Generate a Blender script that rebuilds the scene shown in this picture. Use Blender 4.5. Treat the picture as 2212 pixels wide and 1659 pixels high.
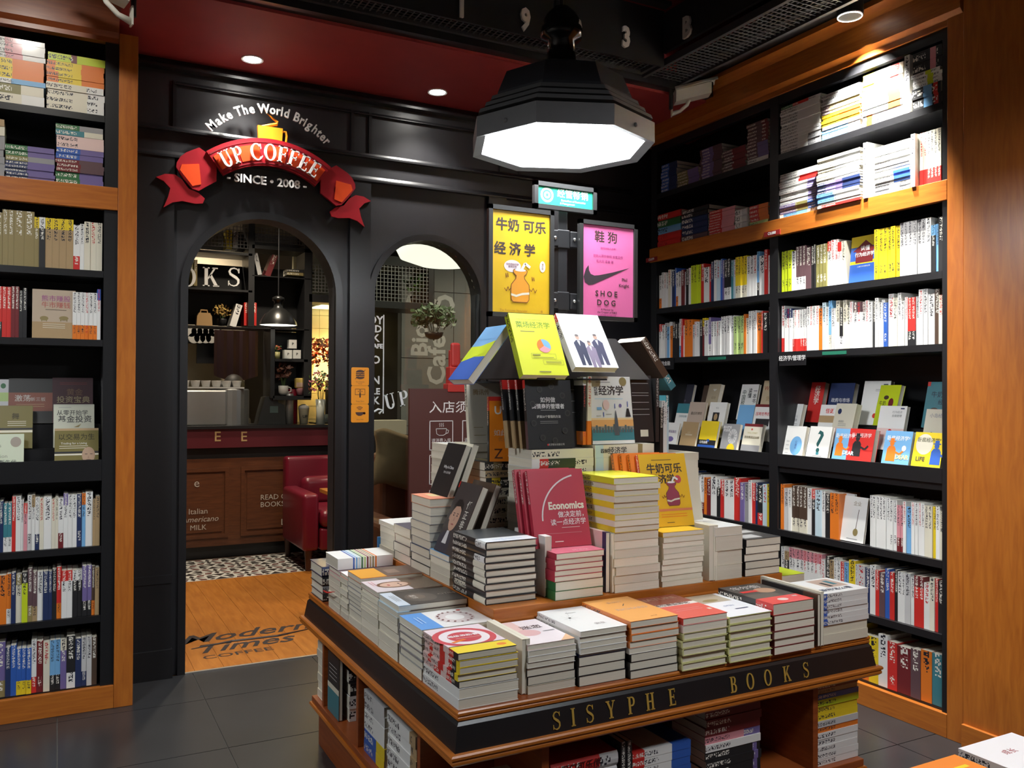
import bpy, math, random, re
from mathutils import Vector, Matrix
random.seed(7)
for o in list(bpy.data.objects): bpy.data.objects.remove(o)
SC = bpy.context.scene
COL = SC.collection
# ------------------------------------------------------------------ camera (photo taken as 2212 x 1659)
F = 1857.0; CH = 1.40; YAW = math.radians(27.9); PITCH = math.atan(16.0/F); ROLL = math.radians(0.29)
_f = Vector((math.sin(YAW)*math.cos(PITCH), math.cos(YAW)*math.cos(PITCH), math.sin(PITCH)))
_r0 = Vector((math.cos(YAW), -math.sin(YAW), 0)); _u0 = _r0.cross(_f)
CR = _r0*math.cos(ROLL) + _u0*math.sin(ROLL); CU = _u0*math.cos(ROLL) - _r0*math.sin(ROLL)
CO = Vector((0, 0, CH))
cam = bpy.data.objects.new('camera', bpy.data.cameras.new('camera')); COL.objects.link(cam)
cam.data.sensor_width = 36.0; cam.data.lens = F/2212*36.0; cam.data.clip_start = 0.02
m = Matrix.Identity(4)
for i in range(3): m[i][0] = CR[i]; m[i][1] = CU[i]; m[i][2] = -_f[i]; m[i][3] = CO[i]
cam.matrix_world = m
SC.camera = cam
def hit(px, py, ax, v):
    "point where the ray of a photo pixel meets the plane axis=v"
    d = _f*F + CR*(px-1106) - CU*(py-829.5)
    t = (v - CO[ax])/d[ax]
    return CO + d*t
# ------------------------------------------------------------------ world, exposure
w = bpy.data.worlds.new('world'); SC.world = w; w.use_nodes = True
w.node_tree.nodes['Background'].inputs[0].default_value = (0.9, 0.93, 1.0, 1)
w.node_tree.nodes['Background'].inputs[1].default_value = 0.20
SC.view_settings.view_transform = 'Standard'; SC.view_settings.look = 'None'
SC.view_settings.exposure = 1.78; SC.view_settings.gamma = 1.0; SC.view_settings.use_curve_mapping = False
PENDANT_POWER = 13.0      # emission of each pendant's diffuser
def spot(name, loc, target, power, angle, blend=0.5, size=0.03, color=(1, .96, .9)):
    l = bpy.data.lights.new(name, 'SPOT'); l.energy = power; l.spot_size = math.radians(angle); l.spot_blend = blend
    l.shadow_soft_size = size; l.color = color
    o = bpy.data.objects.new(name, l); COL.objects.link(o); o.location = loc
    o.rotation_euler = (Vector(target)-Vector(loc)).to_track_quat('-Z', 'Y').to_euler()
    return o
def point(name, loc, power, color=(1, .9, .7), size=0.05):
    l = bpy.data.lights.new(name, 'POINT'); l.energy = power; l.color = color; l.shadow_soft_size = size
    o = bpy.data.objects.new(name, l); COL.objects.link(o); o.location = loc; return o

# ------------------------------------------------------------------ materials
MATS = {}
def nodes(name):
    mt = bpy.data.materials.new(name); mt.use_nodes = True
    nt = mt.node_tree; return mt, nt, nt.nodes['Principled BSDF']
def mat(name, col, rough=0.5, metal=0.0, noise=0.0, nscale=20, coat=0.0, spec=0.5, bump=0.0, emit=None, estr=0):
    if name in MATS: return MATS[name]
    mt, nt, b = nodes(name)
    b.inputs['Base Color'].default_value = (*col, 1); b.inputs['Roughness'].default_value = rough
    b.inputs['Metallic'].default_value = metal; b.inputs['Coat Weight'].default_value = coat
    b.inputs['Specular IOR Level'].default_value = spec
    if noise or bump:
        tc = nt.nodes.new('ShaderNodeTexCoord'); n = nt.nodes.new('ShaderNodeTexNoise'); n.inputs['Scale'].default_value = nscale
        n.inputs['Detail'].default_value = 4
        nt.links.new(tc.outputs['Object'], n.inputs['Vector'])
        if noise:
            mx = nt.nodes.new('ShaderNodeMix'); mx.data_type = 'RGBA'; mx.blend_type = 'MULTIPLY'
            mx.inputs[0].default_value = noise; mx.inputs[6].default_value = (*col, 1)
            nt.links.new(n.outputs['Fac'], mx.inputs[7]); nt.links.new(mx.outputs[2], b.inputs['Base Color'])
        if bump:
            bp = nt.nodes.new('ShaderNodeBump'); bp.inputs['Strength'].default_value = bump; bp.inputs['Distance'].default_value = 0.01
            nt.links.new(n.outputs['Fac'], bp.inputs['Height']); nt.links.new(bp.outputs[0], b.inputs['Normal'])
    if emit: b.inputs['Emission Color'].default_value = (*emit, 1); b.inputs['Emission Strength'].default_value = estr
    MATS[name] = mt; return mt
def wood(name, c1, c2, rough=0.38, scale=(6, 6, 1.2)):
    if name in MATS: return MATS[name]
    mt, nt, b = nodes(name)
    tc = nt.nodes.new('ShaderNodeTexCoord'); mp = nt.nodes.new('ShaderNodeMapping'); mp.inputs['Scale'].default_value = scale
    n = nt.nodes.new('ShaderNodeTexNoise'); n.inputs['Scale'].default_value = 6; n.inputs['Detail'].default_value = 6; n.inputs['Distortion'].default_value = .6
    r = nt.nodes.new('ShaderNodeValToRGB'); r.color_ramp.elements[0].color = (*c1, 1); r.color_ramp.elements[1].color = (*c2, 1)
    r.color_ramp.elements[0].position = .3; r.color_ramp.elements[1].position = .75
    nt.links.new(tc.outputs['Object'], mp.inputs['Vector']); nt.links.new(mp.outputs[0], n.inputs['Vector'])
    nt.links.new(n.outputs['Fac'], r.inputs['Fac']); nt.links.new(r.outputs['Color'], b.inputs['Base Color'])
    b.inputs['Roughness'].default_value = rough; b.inputs['Coat Weight'].default_value = .15; b.inputs['Coat Roughness'].default_value = .25
    MATS[name] = mt; return mt
WOOD = wood('cherry_wood', (.38, .105, .012), (.52, .165, .020), scale=(9, 9, 1.1))
WOODH = wood('cherry_wood_horizontal', (.38, .105, .012), (.52, .165, .020), scale=(1.1, 1.1, 14))
WOODR = wood('reddish_wood', (.25, .055, .012), (.36, .090, .018), scale=(1.2, 1.2, 12))
BLACK = mat('black_lacquer', (.0135, .0135, .0155), .36, noise=.3, nscale=40)
BLACKM = mat('black_metal', (.016, .016, .018), .45, noise=.3)
GREYB = mat('charcoal_paint', (.022, .022, .026), .42, noise=.25)
RED = mat('red_soffit_paint', (.36, .034, .034), .6, noise=.3, nscale=6)
def attr_mat(name, rough, coat):
    mt, nt, b = nodes(name); L = nt.links.new
    a = nt.nodes.new('ShaderNodeAttribute'); a.attribute_name = 'tint'
    k = nt.nodes.new('ShaderNodeAttribute'); k.attribute_name = 'ink'
    uv = nt.nodes.new('ShaderNodeUVMap'); uv.uv_map = 'UVMap'
    sp = nt.nodes.new('ShaderNodeSeparateXYZ'); L(uv.outputs[0], sp.inputs[0])
    vm = nt.nodes.new('ShaderNodeVectorMath'); vm.operation = 'MULTIPLY'; vm.inputs[1].default_value = (8, 6, 1); L(uv.outputs[0], vm.inputs[0])
    fl = nt.nodes.new('ShaderNodeVectorMath'); fl.operation = 'FLOOR'; L(vm.outputs[0], fl.inputs[0])
    oi = nt.nodes.new('ShaderNodeObjectInfo')
    ad = nt.nodes.new('ShaderNodeVectorMath'); ad.operation = 'ADD'; L(fl.outputs[0], ad.inputs[0]); L(oi.outputs['Random'], ad.inputs[1])
    wn = nt.nodes.new('ShaderNodeTexWhiteNoise'); wn.noise_dimensions = '3D'; L(ad.outputs[0], wn.inputs['Vector'])
    def mth(op, x, y):
        n = nt.nodes.new('ShaderNodeMath'); n.operation = op
        for i, v in enumerate((x, y)):
            if isinstance(v, (int, float)): n.inputs[i].default_value = v
            elif v is not None: L(v, n.inputs[i])
        return n.outputs[0]
    on = mth('GREATER_THAN', wn.outputs['Value'], .52)
    u1 = mth('GREATER_THAN', sp.outputs[0], .24); u2 = mth('LESS_THAN', sp.outputs[0], .76)
    fr = mth('FRACT', sp.outputs[1], None); g1 = mth('GREATER_THAN', fr, .14)
    msk = mth('MULTIPLY', mth('MULTIPLY', on, u1), mth('MULTIPLY', u2, g1))
    msk = mth('MULTIPLY', msk, k.outputs['Alpha'])
    mx = nt.nodes.new('ShaderNodeMix'); mx.data_type = 'RGBA'
    L(msk, mx.inputs[0]); L(a.outputs['Color'], mx.inputs[6]); L(k.outputs['Color'], mx.inputs[7]); L(mx.outputs[2], b.inputs['Base Color'])
    b.inputs['Roughness'].default_value = rough; b.inputs['Coat Weight'].default_value = coat; b.inputs['Coat Roughness'].default_value = .12
    return mt
COVER = attr_mat('printed_cover', .42, .35)
PRINT = attr_mat('printed_ink', .45, .3)
def pages_mat():
    mt, nt, b = nodes('page_edges'); L = nt.links.new
    tc = nt.nodes.new('ShaderNodeTexCoord'); mp = nt.nodes.new('ShaderNodeMapping'); mp.inputs['Scale'].default_value = (3, 3, 1600)
    n = nt.nodes.new('ShaderNodeTexNoise'); n.inputs['Scale'].default_value = 1; n.inputs['Detail'].default_value = 3
    r = nt.nodes.new('ShaderNodeValToRGB'); r.color_ramp.elements[0].color = (.68, .61, .48, 1); r.color_ramp.elements[1].color = (.88, .83, .70, 1)
    r.color_ramp.elements[0].position = .25; r.color_ramp.elements[1].position = .6
    L(tc.outputs['Object'], mp.inputs['Vector']); L(mp.outputs[0], n.inputs['Vector']); L(n.outputs['Fac'], r.inputs['Fac'])
    oi = nt.nodes.new('ShaderNodeObjectInfo'); mr = nt.nodes.new('ShaderNodeMapRange'); mr.inputs[3].default_value = .80; mr.inputs[4].default_value = 1.0
    mx = nt.nodes.new('ShaderNodeMix'); mx.data_type = 'RGBA'; mx.blend_type = 'MULTIPLY'; mx.inputs[0].default_value = 1
    L(oi.outputs['Random'], mr.inputs[0]); L(r.outputs['Color'], mx.inputs[6]); L(mr.outputs[0], mx.inputs[7]); L(mx.outputs[2], b.inputs['Base Color'])
    b.inputs['Roughness'].default_value = .75; MATS['pages'] = mt; return mt
PAGES = pages_mat()
def ink(c): return mat('ink_%d_%d_%d' % tuple(int(max(0, x)*255) for x in c), c, .45)

# ------------------------------------------------------------------ mesh helpers
def tag(o, label=None, cat=None, group=None, kind=None):
    if label: o['label'] = label
    if cat: o['category'] = cat
    if group: o['group'] = group
    if kind: o['kind'] = kind
    return o
def empty(name, loc=(0, 0, 0), label=None, cat=None, group=None, kind=None, parent=None):
    o = bpy.data.objects.new(name, None); COL.objects.link(o); o.location = loc; o.empty_display_size = .05
    if parent: o.parent = parent
    return tag(o, label, cat, group, kind)
class MB:
    def __init__(s): s.v = []; s.f = []; s.t = []
    def add(s, vs, fs, tint=None):
        k = len(s.v); s.v += [tuple(p) for p in vs]; s.f += [tuple(i+k for i in f) for f in fs]; s.t += [tint]*len(fs); return s
    def box(s, x0, x1, y0, y1, z0, z1, tint=None):
        return s.add([(x0,y0,z0),(x1,y0,z0),(x1,y1,z0),(x0,y1,z0),(x0,y0,z1),(x1,y0,z1),(x1,y1,z1),(x0,y1,z1)],
                     [(0,3,2,1),(4,5,6,7),(0,1,5,4),(1,2,6,5),(2,3,7,6),(3,0,4,7)], tint)
    def prism(s, poly, a, b, ax='y', tint=None):
        "extrude a 2d polygon: ax y -> (x,z) outline, ax z -> (x,y), ax x -> (y,z)"
        n = len(poly)
        def P(p, h): return (p[0], h, p[1]) if ax == 'y' else (p[0], p[1], h) if ax == 'z' else (h, p[0], p[1])
        vs = [P(p, a) for p in poly] + [P(p, b) for p in poly]
        fs = [tuple(range(n)), tuple(range(2*n-1, n-1, -1))] + [(i, n+i, n+(i+1) % n, (i+1) % n) for i in range(n)]
        return s.add(vs, fs, tint)
    def lathe(s, prof, segs=24, c=(0, 0), rot=0, tint=None, cap=True):
        k = len(prof); vs = []
        for i in range(segs):
            a = 2*math.pi*i/segs + rot
            vs += [(c[0]+r*math.cos(a), c[1]+r*math.sin(a), z) for r, z in prof]
        fs = [(i*k+j, ((i+1) % segs)*k+j, ((i+1) % segs)*k+j+1, i*k+j+1) for i in range(segs) for j in range(k-1)]
        if cap:
            fs.append(tuple(i*k for i in reversed(range(segs)))); fs.append(tuple(i*k+k-1 for i in range(segs)))
        return s.add(vs, fs, tint)
    def tube(s, pts, r, segs=8, tint=None):
        pts = [Vector(p) for p in pts]; n = len(pts); vs = []
        for i, p in enumerate(pts):
            d = (pts[min(i+1, n-1)]-pts[max(i-1, 0)]).normalized()
            a = d.orthogonal().normalized() if i == 0 else (a - d*a.dot(d)).normalized()
            b = d.cross(a); rr = r[i] if isinstance(r, (list, tuple)) else r
            vs += [p + (a*math.cos(2*math.pi*j/segs)+b*math.sin(2*math.pi*j/segs))*rr for j in range(segs)]
        fs = [(i*segs+j, i*segs+(j+1) % segs, (i+1)*segs+(j+1) % segs, (i+1)*segs+j) for i in range(n-1) for j in range(segs)]
        fs += [tuple(reversed(range(segs))), tuple(range((n-1)*segs, n*segs))]
        return s.add(vs, fs, tint)
    def ring(s, x0, x1, y0, y1, prof, tint=None):
        "mitred rectangular moulding; prof = closed list of (outward offset, z)"
        k = len(prof); vs = []
        for (cx, sx), (cy, sy) in (((x0,-1),(y0,-1)), ((x1,1),(y0,-1)), ((x1,1),(y1,1)), ((x0,-1),(y1,1))):
            vs += [(cx+sx*o, cy+sy*o, z) for o, z in prof]
        fs = [(i*k+j, ((i+1) % 4)*k+j, ((i+1) % 4)*k+(j+1) % k, i*k+(j+1) % k) for i in range(4) for j in range(k)]
        return s.add(vs, fs, tint)
    def sphere(s, c, r, u=14, v=9, tint=None):
        r = r if isinstance(r, (tuple, list)) else (r, r, r); vs = []
        for j in range(v+1):
            t = math.pi*j/v
            vs += [(c[0]+r[0]*math.sin(t)*math.cos(2*math.pi*i/u), c[1]+r[1]*math.sin(t)*math.sin(2*math.pi*i/u), c[2]-r[2]*math.cos(t)) for i in range(u)]
        return s.add(vs, [(j*u+i, j*u+(i+1) % u, (j+1)*u+(i+1) % u, (j+1)*u+i) for j in range(v) for i in range(u)], tint)
    def mesh(s, name, material, smooth=False):
        me = bpy.data.meshes.new(name); me.from_pydata(s.v, [], s.f)
        if any(t is not None for t in s.t):
            at = me.attributes.new('tint', 'FLOAT_COLOR', 'FACE')
            at.data.foreach_set('color', [c for t in s.t for c in (*(t or (.8, .8, .8)), 1)])
        if smooth: me.polygons.foreach_set('use_smooth', [True]*len(me.polygons))
        me.materials.append(material); me.update()
        return me
    def build(s, name, material, parent=None, loc=None, smooth=False, fix=True):
        me = s.mesh(name, material, smooth)
        if fix:
            import bmesh
            b = bmesh.new(); b.from_mesh(me); bmesh.ops.recalc_face_normals(b, faces=b.faces); b.to_mesh(me); b.free()
        o = bpy.data.objects.new(name, me); COL.objects.link(o)
        if parent: o.parent = parent
        if loc: o.location = loc
        return o
def boxo(name, x0, x1, y0, y1, z0, z1, material, parent=None, bevel=0):
    o = MB().box(x0, x1, y0, y1, z0, z1).build(name, material, parent, fix=False)
    if bevel:
        md = o.modifiers.new('bevel', 'BEVEL'); md.width = bevel; md.segments = 2
    return o
def frame(o, x, y):
    x = Vector(x).normalized(); y = Vector(y).normalized(); z = x.cross(y)
    mm = Matrix.Identity(4)
    for i in range(3): mm[i][0] = x[i]; mm[i][1] = y[i]; mm[i][2] = z[i]; mm[i][3] = o[i]
    return mm
def text(parent, body, size, pos, xd=(1, 0, 0), yd=(0, 1, 0), col=(.02, .02, .02), name='title', bold=0.0, align='CENTER', ext=.0001, sx=1, material=None, line=1.0, shear=0):
    c = bpy.data.curves.new(name, 'FONT'); c.body = body; c.size = size; c.align_x = align; c.align_y = 'CENTER'
    c.extrude = ext; c.offset = bold*(.35 if any(ord(k) > 0x2e80 for k in body) else 1); c.space_line = line; c.resolution_u = 2; c.shear = shear
    c.materials.append(material or ink(col))
    o = bpy.data.objects.new(name, c); COL.objects.link(o)
    if parent: o.parent = parent
    mm = frame(pos, xd, yd)
    o.matrix_local = mm @ Matrix.Diagonal((sx, 1, 1, 1))
    return o
ORD = ['zeroth','first','second','third','fourth','fifth','sixth','seventh','eighth','ninth','tenth','eleventh','twelfth','thirteenth','fourteenth','fifteenth','sixteenth','seventeenth','eighteenth','nineteenth']
def ordinal(n):
    if n < 20: return ORD[n]
    t = {2:'twent', 3:'thirt', 4:'fort', 5:'fift', 6:'sixt', 7:'sevent'}[n//10]
    return t+'ieth' if n % 10 == 0 else t+'y-'+ORD[n % 10]

# ------------------------------------------------------------------ books
PAL = dict(W=((.80,.80,.78),'white'), C=((.74,.70,.57),'cream'), G=((.30,.30,.31),'grey'), g=((.58,.58,.58),'pale grey'), K=((.018,.018,.02),'black'),
 N=((.02,.035,.11),'navy'), B=((.03,.11,.45),'blue'), S=((.18,.42,.72),'sky blue'), T=((.05,.22,.27),'teal'), R=((.62,.03,.025),'red'),
 M=((.17,.018,.022),'maroon'), O=((.78,.20,.02),'orange'), Y=((.80,.60,.02),'yellow'), L=((.58,.70,.02),'lime'), P=((.72,.30,.34),'pink'),
 V=((.17,.13,.33),'violet'), U=((.12,.065,.075),'plum brown'), D=((.075,.045,.03),'dark brown'), E=((.23,.21,.07),'olive'), H=((.42,.29,.15),'tan'),
 F=((.03,.15,.05),'green'), Q=((.28,.22,.09),'khaki'), s=((.55,.70,.78),'pale blue'), p=((.78,.58,.55),'pale pink'), l=((.45,.60,.22),'leaf green'))
def colour(c): return PAL[c][0] if isinstance(c, str) else c
def cname(c): return PAL[c][1] if isinstance(c, str) else 'printed'
MESHES = {}
def book_mesh(W, L, T, base, bands, inkc, hard, bulge):
    key = (round(W,4), round(L,4), round(T,4), base, tuple(bands), inkc, hard)
    if key in MESHES: return MESHES[key]
    tc = .0022 if hard else .0009; ts = .0025 if hard else .001
    bg = bulge if bulge is not None else (T*.16 if hard else 0)
    prof = [(W,0),(W,tc),(ts,tc),(ts,T-tc),(W,T-tc),(W,T),(0,T)]
    sp0 = len(prof)-1
    if bg: prof += [(-bg*.75,T*.8),(-bg,T*.5),(-bg*.75,T*.2)]
    prof += [(0,0)]; n = len(prof); sp1 = n-1
    cuts = sorted({0., 1., *[round(b[0],3) for b in bands], *[round(b[1],3) for b in bands]})
    if inkc: cuts = sorted({*cuts, .12, .56})
    vs = [(x, y*L, z) for y in cuts for x, z in prof]; fs = []; tint = []; inks = []; uvs = []
    for i in range(len(cuts)-1):
        mid = (cuts[i]+cuts[i+1])/2; c = colour(base)
        for b0, b1, bc in bands:
            if b0 <= mid <= b1: c = colour(bc)
        lum = .3*c[0]+.6*c[1]+.1*c[2]; cs = c
        for j in range(n):
            k = (j+1) % n
            spine = sp0 <= j < sp1; c = cs if spine or not hard else colour(base)
            fs.append((i*n+j, i*n+k, (i+1)*n+k, (i+1)*n+j)); tint.append(c)
            ic = ((.02,.02,.03) if lum > .3 else (.8,.78,.7)) if inkc is True else inkc
            on = 1.0 if (spine and inkc and (.56 < mid < .93 or (.12 < mid < .3 and cuts[i+1]-cuts[i] < .2))) else 0.
            inks.append((*(ic or c), on))
            if spine:
                u0 = (j-sp0)/(sp1-sp0); u1 = (j+1-sp0)/(sp1-sp0); gl = max(T*.62, .006)
                uvs += [(u0, -cuts[i]*L/gl), (u1, -cuts[i]*L/gl), (u1, -cuts[i+1]*L/gl), (u0, -cuts[i+1]*L/gl)]
            else: uvs += [(0,0)]*4
    last = (len(cuts)-1)*n
    fs += [tuple(reversed(range(n))), tuple(range(last, last+n))]; tint += [tint[0], tint[-1]]; inks += [(0,0,0,0)]*2; uvs += [(0,0)]*(2*n)
    me = bpy.data.meshes.new('book_cover'); me.from_pydata(vs, [], [tuple(reversed(f)) for f in fs])
    a = me.attributes.new('tint','FLOAT_COLOR','FACE'); a.data.foreach_set('color', [x for t in tint for x in (*t, 1)])
    a = me.attributes.new('ink','FLOAT_COLOR','FACE'); a.data.foreach_set('color', [x for t in inks for x in t])
    ul = me.uv_layers.new(name='UVMap'); q = 0; flat = []
    for f in fs:
        k = len(f); seg = uvs[q:q+k]; q += k; flat += list(reversed(seg))
    ul.data.foreach_set('uv', [x for t in flat for x in t])
    me.materials.append(COVER); me.update()
    ov = .003 if hard else .0012
    pg = MB().box(ts, W-ov-.0006, ov, L-ov, tc, T-tc).mesh('page_block', PAGES)
    MESHES[key] = (me, pg); return me, pg
def prints(parent, items, T):
    mb = MB(); dz = 0
    for it in items:
        k = it[0]; dz += .00012; z = T+.0002+dz
        if k == 'rect': _, x0, y0, x1, y1, c = it; mb.add([(x0,y0,z),(x1,y0,z),(x1,y1,z),(x0,y1,z)], [(0,1,2,3)], colour(c))
        elif k == 'disc':
            _, cx, cy, rx, ry, c = it; mb.add([(cx+rx*math.cos(i*math.pi/14), cy+ry*math.sin(i*math.pi/14), z) for i in range(28)], [tuple(range(28))], colour(c))
        elif k == 'poly': _, pts, c = it; mb.add([(x, y, z) for x, y in pts], [tuple(range(len(pts)))], colour(c))
        elif k == 'line':
            _, pts, wd, c = it
            for (ax, ay), (bx, by) in zip(pts, pts[1:]):
                d = Vector((bx-ax, by-ay)); n = Vector((-d.y, d.x)).normalized()*wd/2
                mb.add([(ax+n.x, ay+n.y, z), (ax-n.x, ay-n.y, z), (bx-n.x, by-n.y, z), (bx+n.x, by+n.y, z)], [(0,1,2,3)], colour(c))
        elif k == 'text':
            _, s, x, y, sz, c = it[:6]; opt = it[6] if len(it) > 6 else {}
            text(parent, s, sz, (x, y, z+.0002), col=colour(c), **opt)
    if mb.f: mb.build('cover_print', PRINT, parent, fix=False)
def book(name, M, W, L, T, base, label, cat='book', group=None, bands=(), inkc=None, hard=False, cover=None, bulge=None):
    me, pg = book_mesh(W, L, T, base, bands, inkc, hard, bulge)
    o = bpy.data.objects.new(name, me); COL.objects.link(o); o.matrix_world = M
    p = bpy.data.objects.new('page_block', pg); COL.objects.link(p); p.parent = o
    if cover: prints(o, cover, T)
    return tag(o, label, cat, group)
def lying(x0, y0, x1, y1, z, spine):
    "frame, width, length of a book lying in a rectangle with its spine toward a side"
    if spine == '-x': return frame((x0, y0, z), (1,0,0), (0,1,0)), x1-x0, y1-y0
    if spine == '-y': return frame((x1, y0, z), (0,1,0), (-1,0,0)), y1-y0, x1-x0
    if spine == '+y': return frame((x0, y1, z), (0,-1,0), (1,0,0)), y1-y0, x1-x0
    return frame((x1, y1, z), (-1,0,0), (0,-1,0)), x1-x0, y1-y0
def stack(name, rect, z, spine, spec, place, group, ztop=None, jit=.003, cat='book'):
    """spec bottom -> top: dicts n,T,c,bands,ink,hard,cover,inset; thicknesses scaled to reach ztop. Returns the z of the top"""
    flat = []
    for d in spec:
        for i in range(d.get('n', 1)): flat.append(d)
    tot = sum(d.get('T', .018) for d in flat); k = (ztop-z)/tot if ztop else 1
    x0, y0, x1, y1 = rect; N = len(flat)
    for i, d in enumerate(flat):
        T = round(d.get('T', .018)*k, 5); ins = d.get('inset', 0)
        jx, jy = (random.uniform(-jit, jit), random.uniform(-jit, jit)) if 0 < i else (0, 0)
        M, W, L = lying(x0+ins+jx, y0+ins+jy, x1-ins+jx, y1-ins+jy, z, d.get('spine', spine))
        last = i == N-1
        pos = 'topmost' if last else 'bottom' if i == 0 else ordinal(N-i)+' from top'
        kind = 'hardcover' if d.get('hard') else 'paperback'
        lab = '%s %s, %s in %s' % (d.get('name') or cname(d['c']), kind, pos, place)
        cov = d.get('cover') if (last or d.get('allcover')) else None
        book(name, M, round(W,4), round(L,4), T-.0003, d['c'], lab, cat, group, d.get('bands', ()), d.get('ink'), d.get('hard', False), cov(W, L) if cov else None)
        z += T
    return z
TOK = re.compile(r'^([A-Za-z])(:[A-Za-z])?(\^[A-Za-z])?([+-]*)(?:\*(\d+))?(?:!(\d+))?$')
def row(name, spec, place, group, start, end, z, side, height=(.195,.235), depth=.15, front=0.0, reverse=False):
    "a run of books standing spine-out. side R: bookcase on the x wall, run along y; side L: run along x"
    items = []
    for t in spec.split():
        mo = TOK.match(t); b, lo, hi, th, n, h = mo.groups()
        T0 = random.uniform(.013, .019)*(1.5**th.count('+'))*(.68**th.count('-'))
        H0 = random.uniform(*height) if not h else int(h)/1000.
        for i in range(int(n or 1)): items.append((b, lo and lo[1], hi and hi[1], T0, H0+random.uniform(-.002,.002)*(n is None)))
    tot = sum(i[3] for i in items); k = abs(end-start)/tot; p = start
    for i, (b, lo, hi, T, H) in enumerate(items):
        T = round(T*k, 5); bands = []
        if lo: bands.append((0., .3, lo))
        if hi: bands.append((.78, 1., hi))
        inset = random.uniform(0, .008); dp = depth+random.uniform(-.01, .01)
        if side == 'R': M = frame((front+inset, p, z), (1,0,0), (0,0,1)); p -= T
        else: M = frame((p, front+inset, z), (0,1,0), (0,0,1)); p += T
        extra = ('-%s' % PAL[lo][1].replace(' ', '-') if lo else '') + ('-%s' % PAL[hi][1].replace(' ', '-') if hi and not lo else '')
        lab = '%s%s book, %s %s' % (PAL[b][1], extra, ordinal(len(items)-i if reverse else i+1), place)
        dark = random.random()
        inkc = True if dark < .8 else ((.5,.03,.03) if b in 'WCgs' else True)
        book(name, M, round(dp,3), round(H,4), T-.0004, b, lab, 'book', group, bands, inkc, hard=False)
# ================================================================== THE SETTING
XR, YF, YL = 3.217, 4.51, 4.177
def struct(o): o['kind'] = 'structure'; return o
# shop floor: grey tiles laid on a slab
floor = struct(boxo('floor', -1.8, 4.0, -2.2, YF-.01, -.10, -.006, mat('grout', (.16, .16, .15), .8)))
TILE = mat('slate_tile', (.036, .037, .040), .30, noise=.45, nscale=5)
tm = MB().box(0, .588, 0, .588, -.0055, 0).mesh('tile', TILE)
for i in range(-3, 6):
    for j in range(-3, 7):
        x, y = .015+.592*i, 4.095-.592*(6-j)+.592
        if y+.588 > YF: continue
        t = bpy.data.objects.new('tile', tm); COL.objects.link(t); t.parent = floor; t.location = (x, y, 0)
for i in range(-3, 6):
    t = boxo('tile', .015+.592*i, .015+.592*i+.588, 4.095, YF-.012, -.0055, 0, TILE, floor)
# walls out of view
struct(boxo('wall_right', 3.62, 3.70, -2.2, YF+.1, 0, 3.6, BLACK))
struct(boxo('wall_left', -1.9, -1.8, -2.2, YF+.1, 0, 3.6, mat('warm_grey_wall', (.25, .22, .19), .8)))
struct(boxo('wall_front', -1.8, 3.62, -2.3, -2.2, 0, 3.6, mat('warm_grey_wall', (.25, .22, .19), .8)))
struct(boxo('ceiling', -1.9, 3.7, -2.3, 10.2, 3.6, 3.7, mat('black_ceiling', (.012, .012, .013), .8)))

# facade wall with a door arch and a window arch
DX, DR, DZ = .941, .372, 1.906       # door arch centre x, radius, spring height
WX, WR, WZ = 1.850, .322, 1.925      # window arch
def arch_wall(mb, xa, xb, cx, r, zs, z0, ztop, ya, yb):
    mb.box(xa, cx-r, ya, yb, 0, ztop); mb.box(cx+r, xb, ya, yb, 0, ztop)
    if z0 > 0: mb.box(cx-r, cx+r, ya, yb, 0, z0)
    n = 24
    for i in range(n):
        a0, a1 = math.pi-math.pi*i/n, math.pi-math.pi*(i+1)/n
        mb.prism([(cx+r*math.cos(a0), zs+r*math.sin(a0)), (cx+r*math.cos(a1), zs+r*math.sin(a1)), (cx+r*math.cos(a1), ztop), (cx+r*math.cos(a0), ztop)], ya, yb)
mb = MB()
arch_wall(mb, .20, 1.40, DX, DR, DZ, 0, 3.0, YF, YF+.12)
arch_wall(mb, 1.40, 2.25, WX, WR, WZ, .32, 3.0, YF, YF+.12)
mb.box(2.25, 3.62, YF, YF+.12, 0, 3.0)
mb.box(.20, 3.62, YF, YF+.12, 3.0, 3.6); mb.box(-1.9, .20, YF, YF+.12, 0, 3.6)
wall_back = struct(mb.build('wall_back', GREYB))
def arch_ring(cx, r, w, zs, z0, ya, yb):
    mb = MB(); n = 32
    ang = [math.pi-math.pi*i/n for i in range(n+1)]
    inn = [(cx-r, z0)]+[(cx+r*math.cos(a), zs+r*math.sin(a)) for a in ang]+[(cx+r, z0)]
    out = [(cx-r-w, z0)]+[(cx+(r+w)*math.cos(a), zs+(r+w)*math.sin(a)) for a in ang]+[(cx+r+w, z0)]
    for i in range(len(inn)-1):
        mb.prism([inn[i], inn[i+1], out[i+1], out[i]], ya, yb)
    return mb
n_trim = [0]
def trim(mb, material=BLACK):
    n_trim[0] += 1; return struct(mb.build('trim_%d' % n_trim[0], material))
trim(arch_ring(DX, DR, .036, DZ, 0, YF-.018, YF+.01))
trim(arch_ring(WX, WR, .034, WZ, .30, YF-.022, YF+.01))
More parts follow.
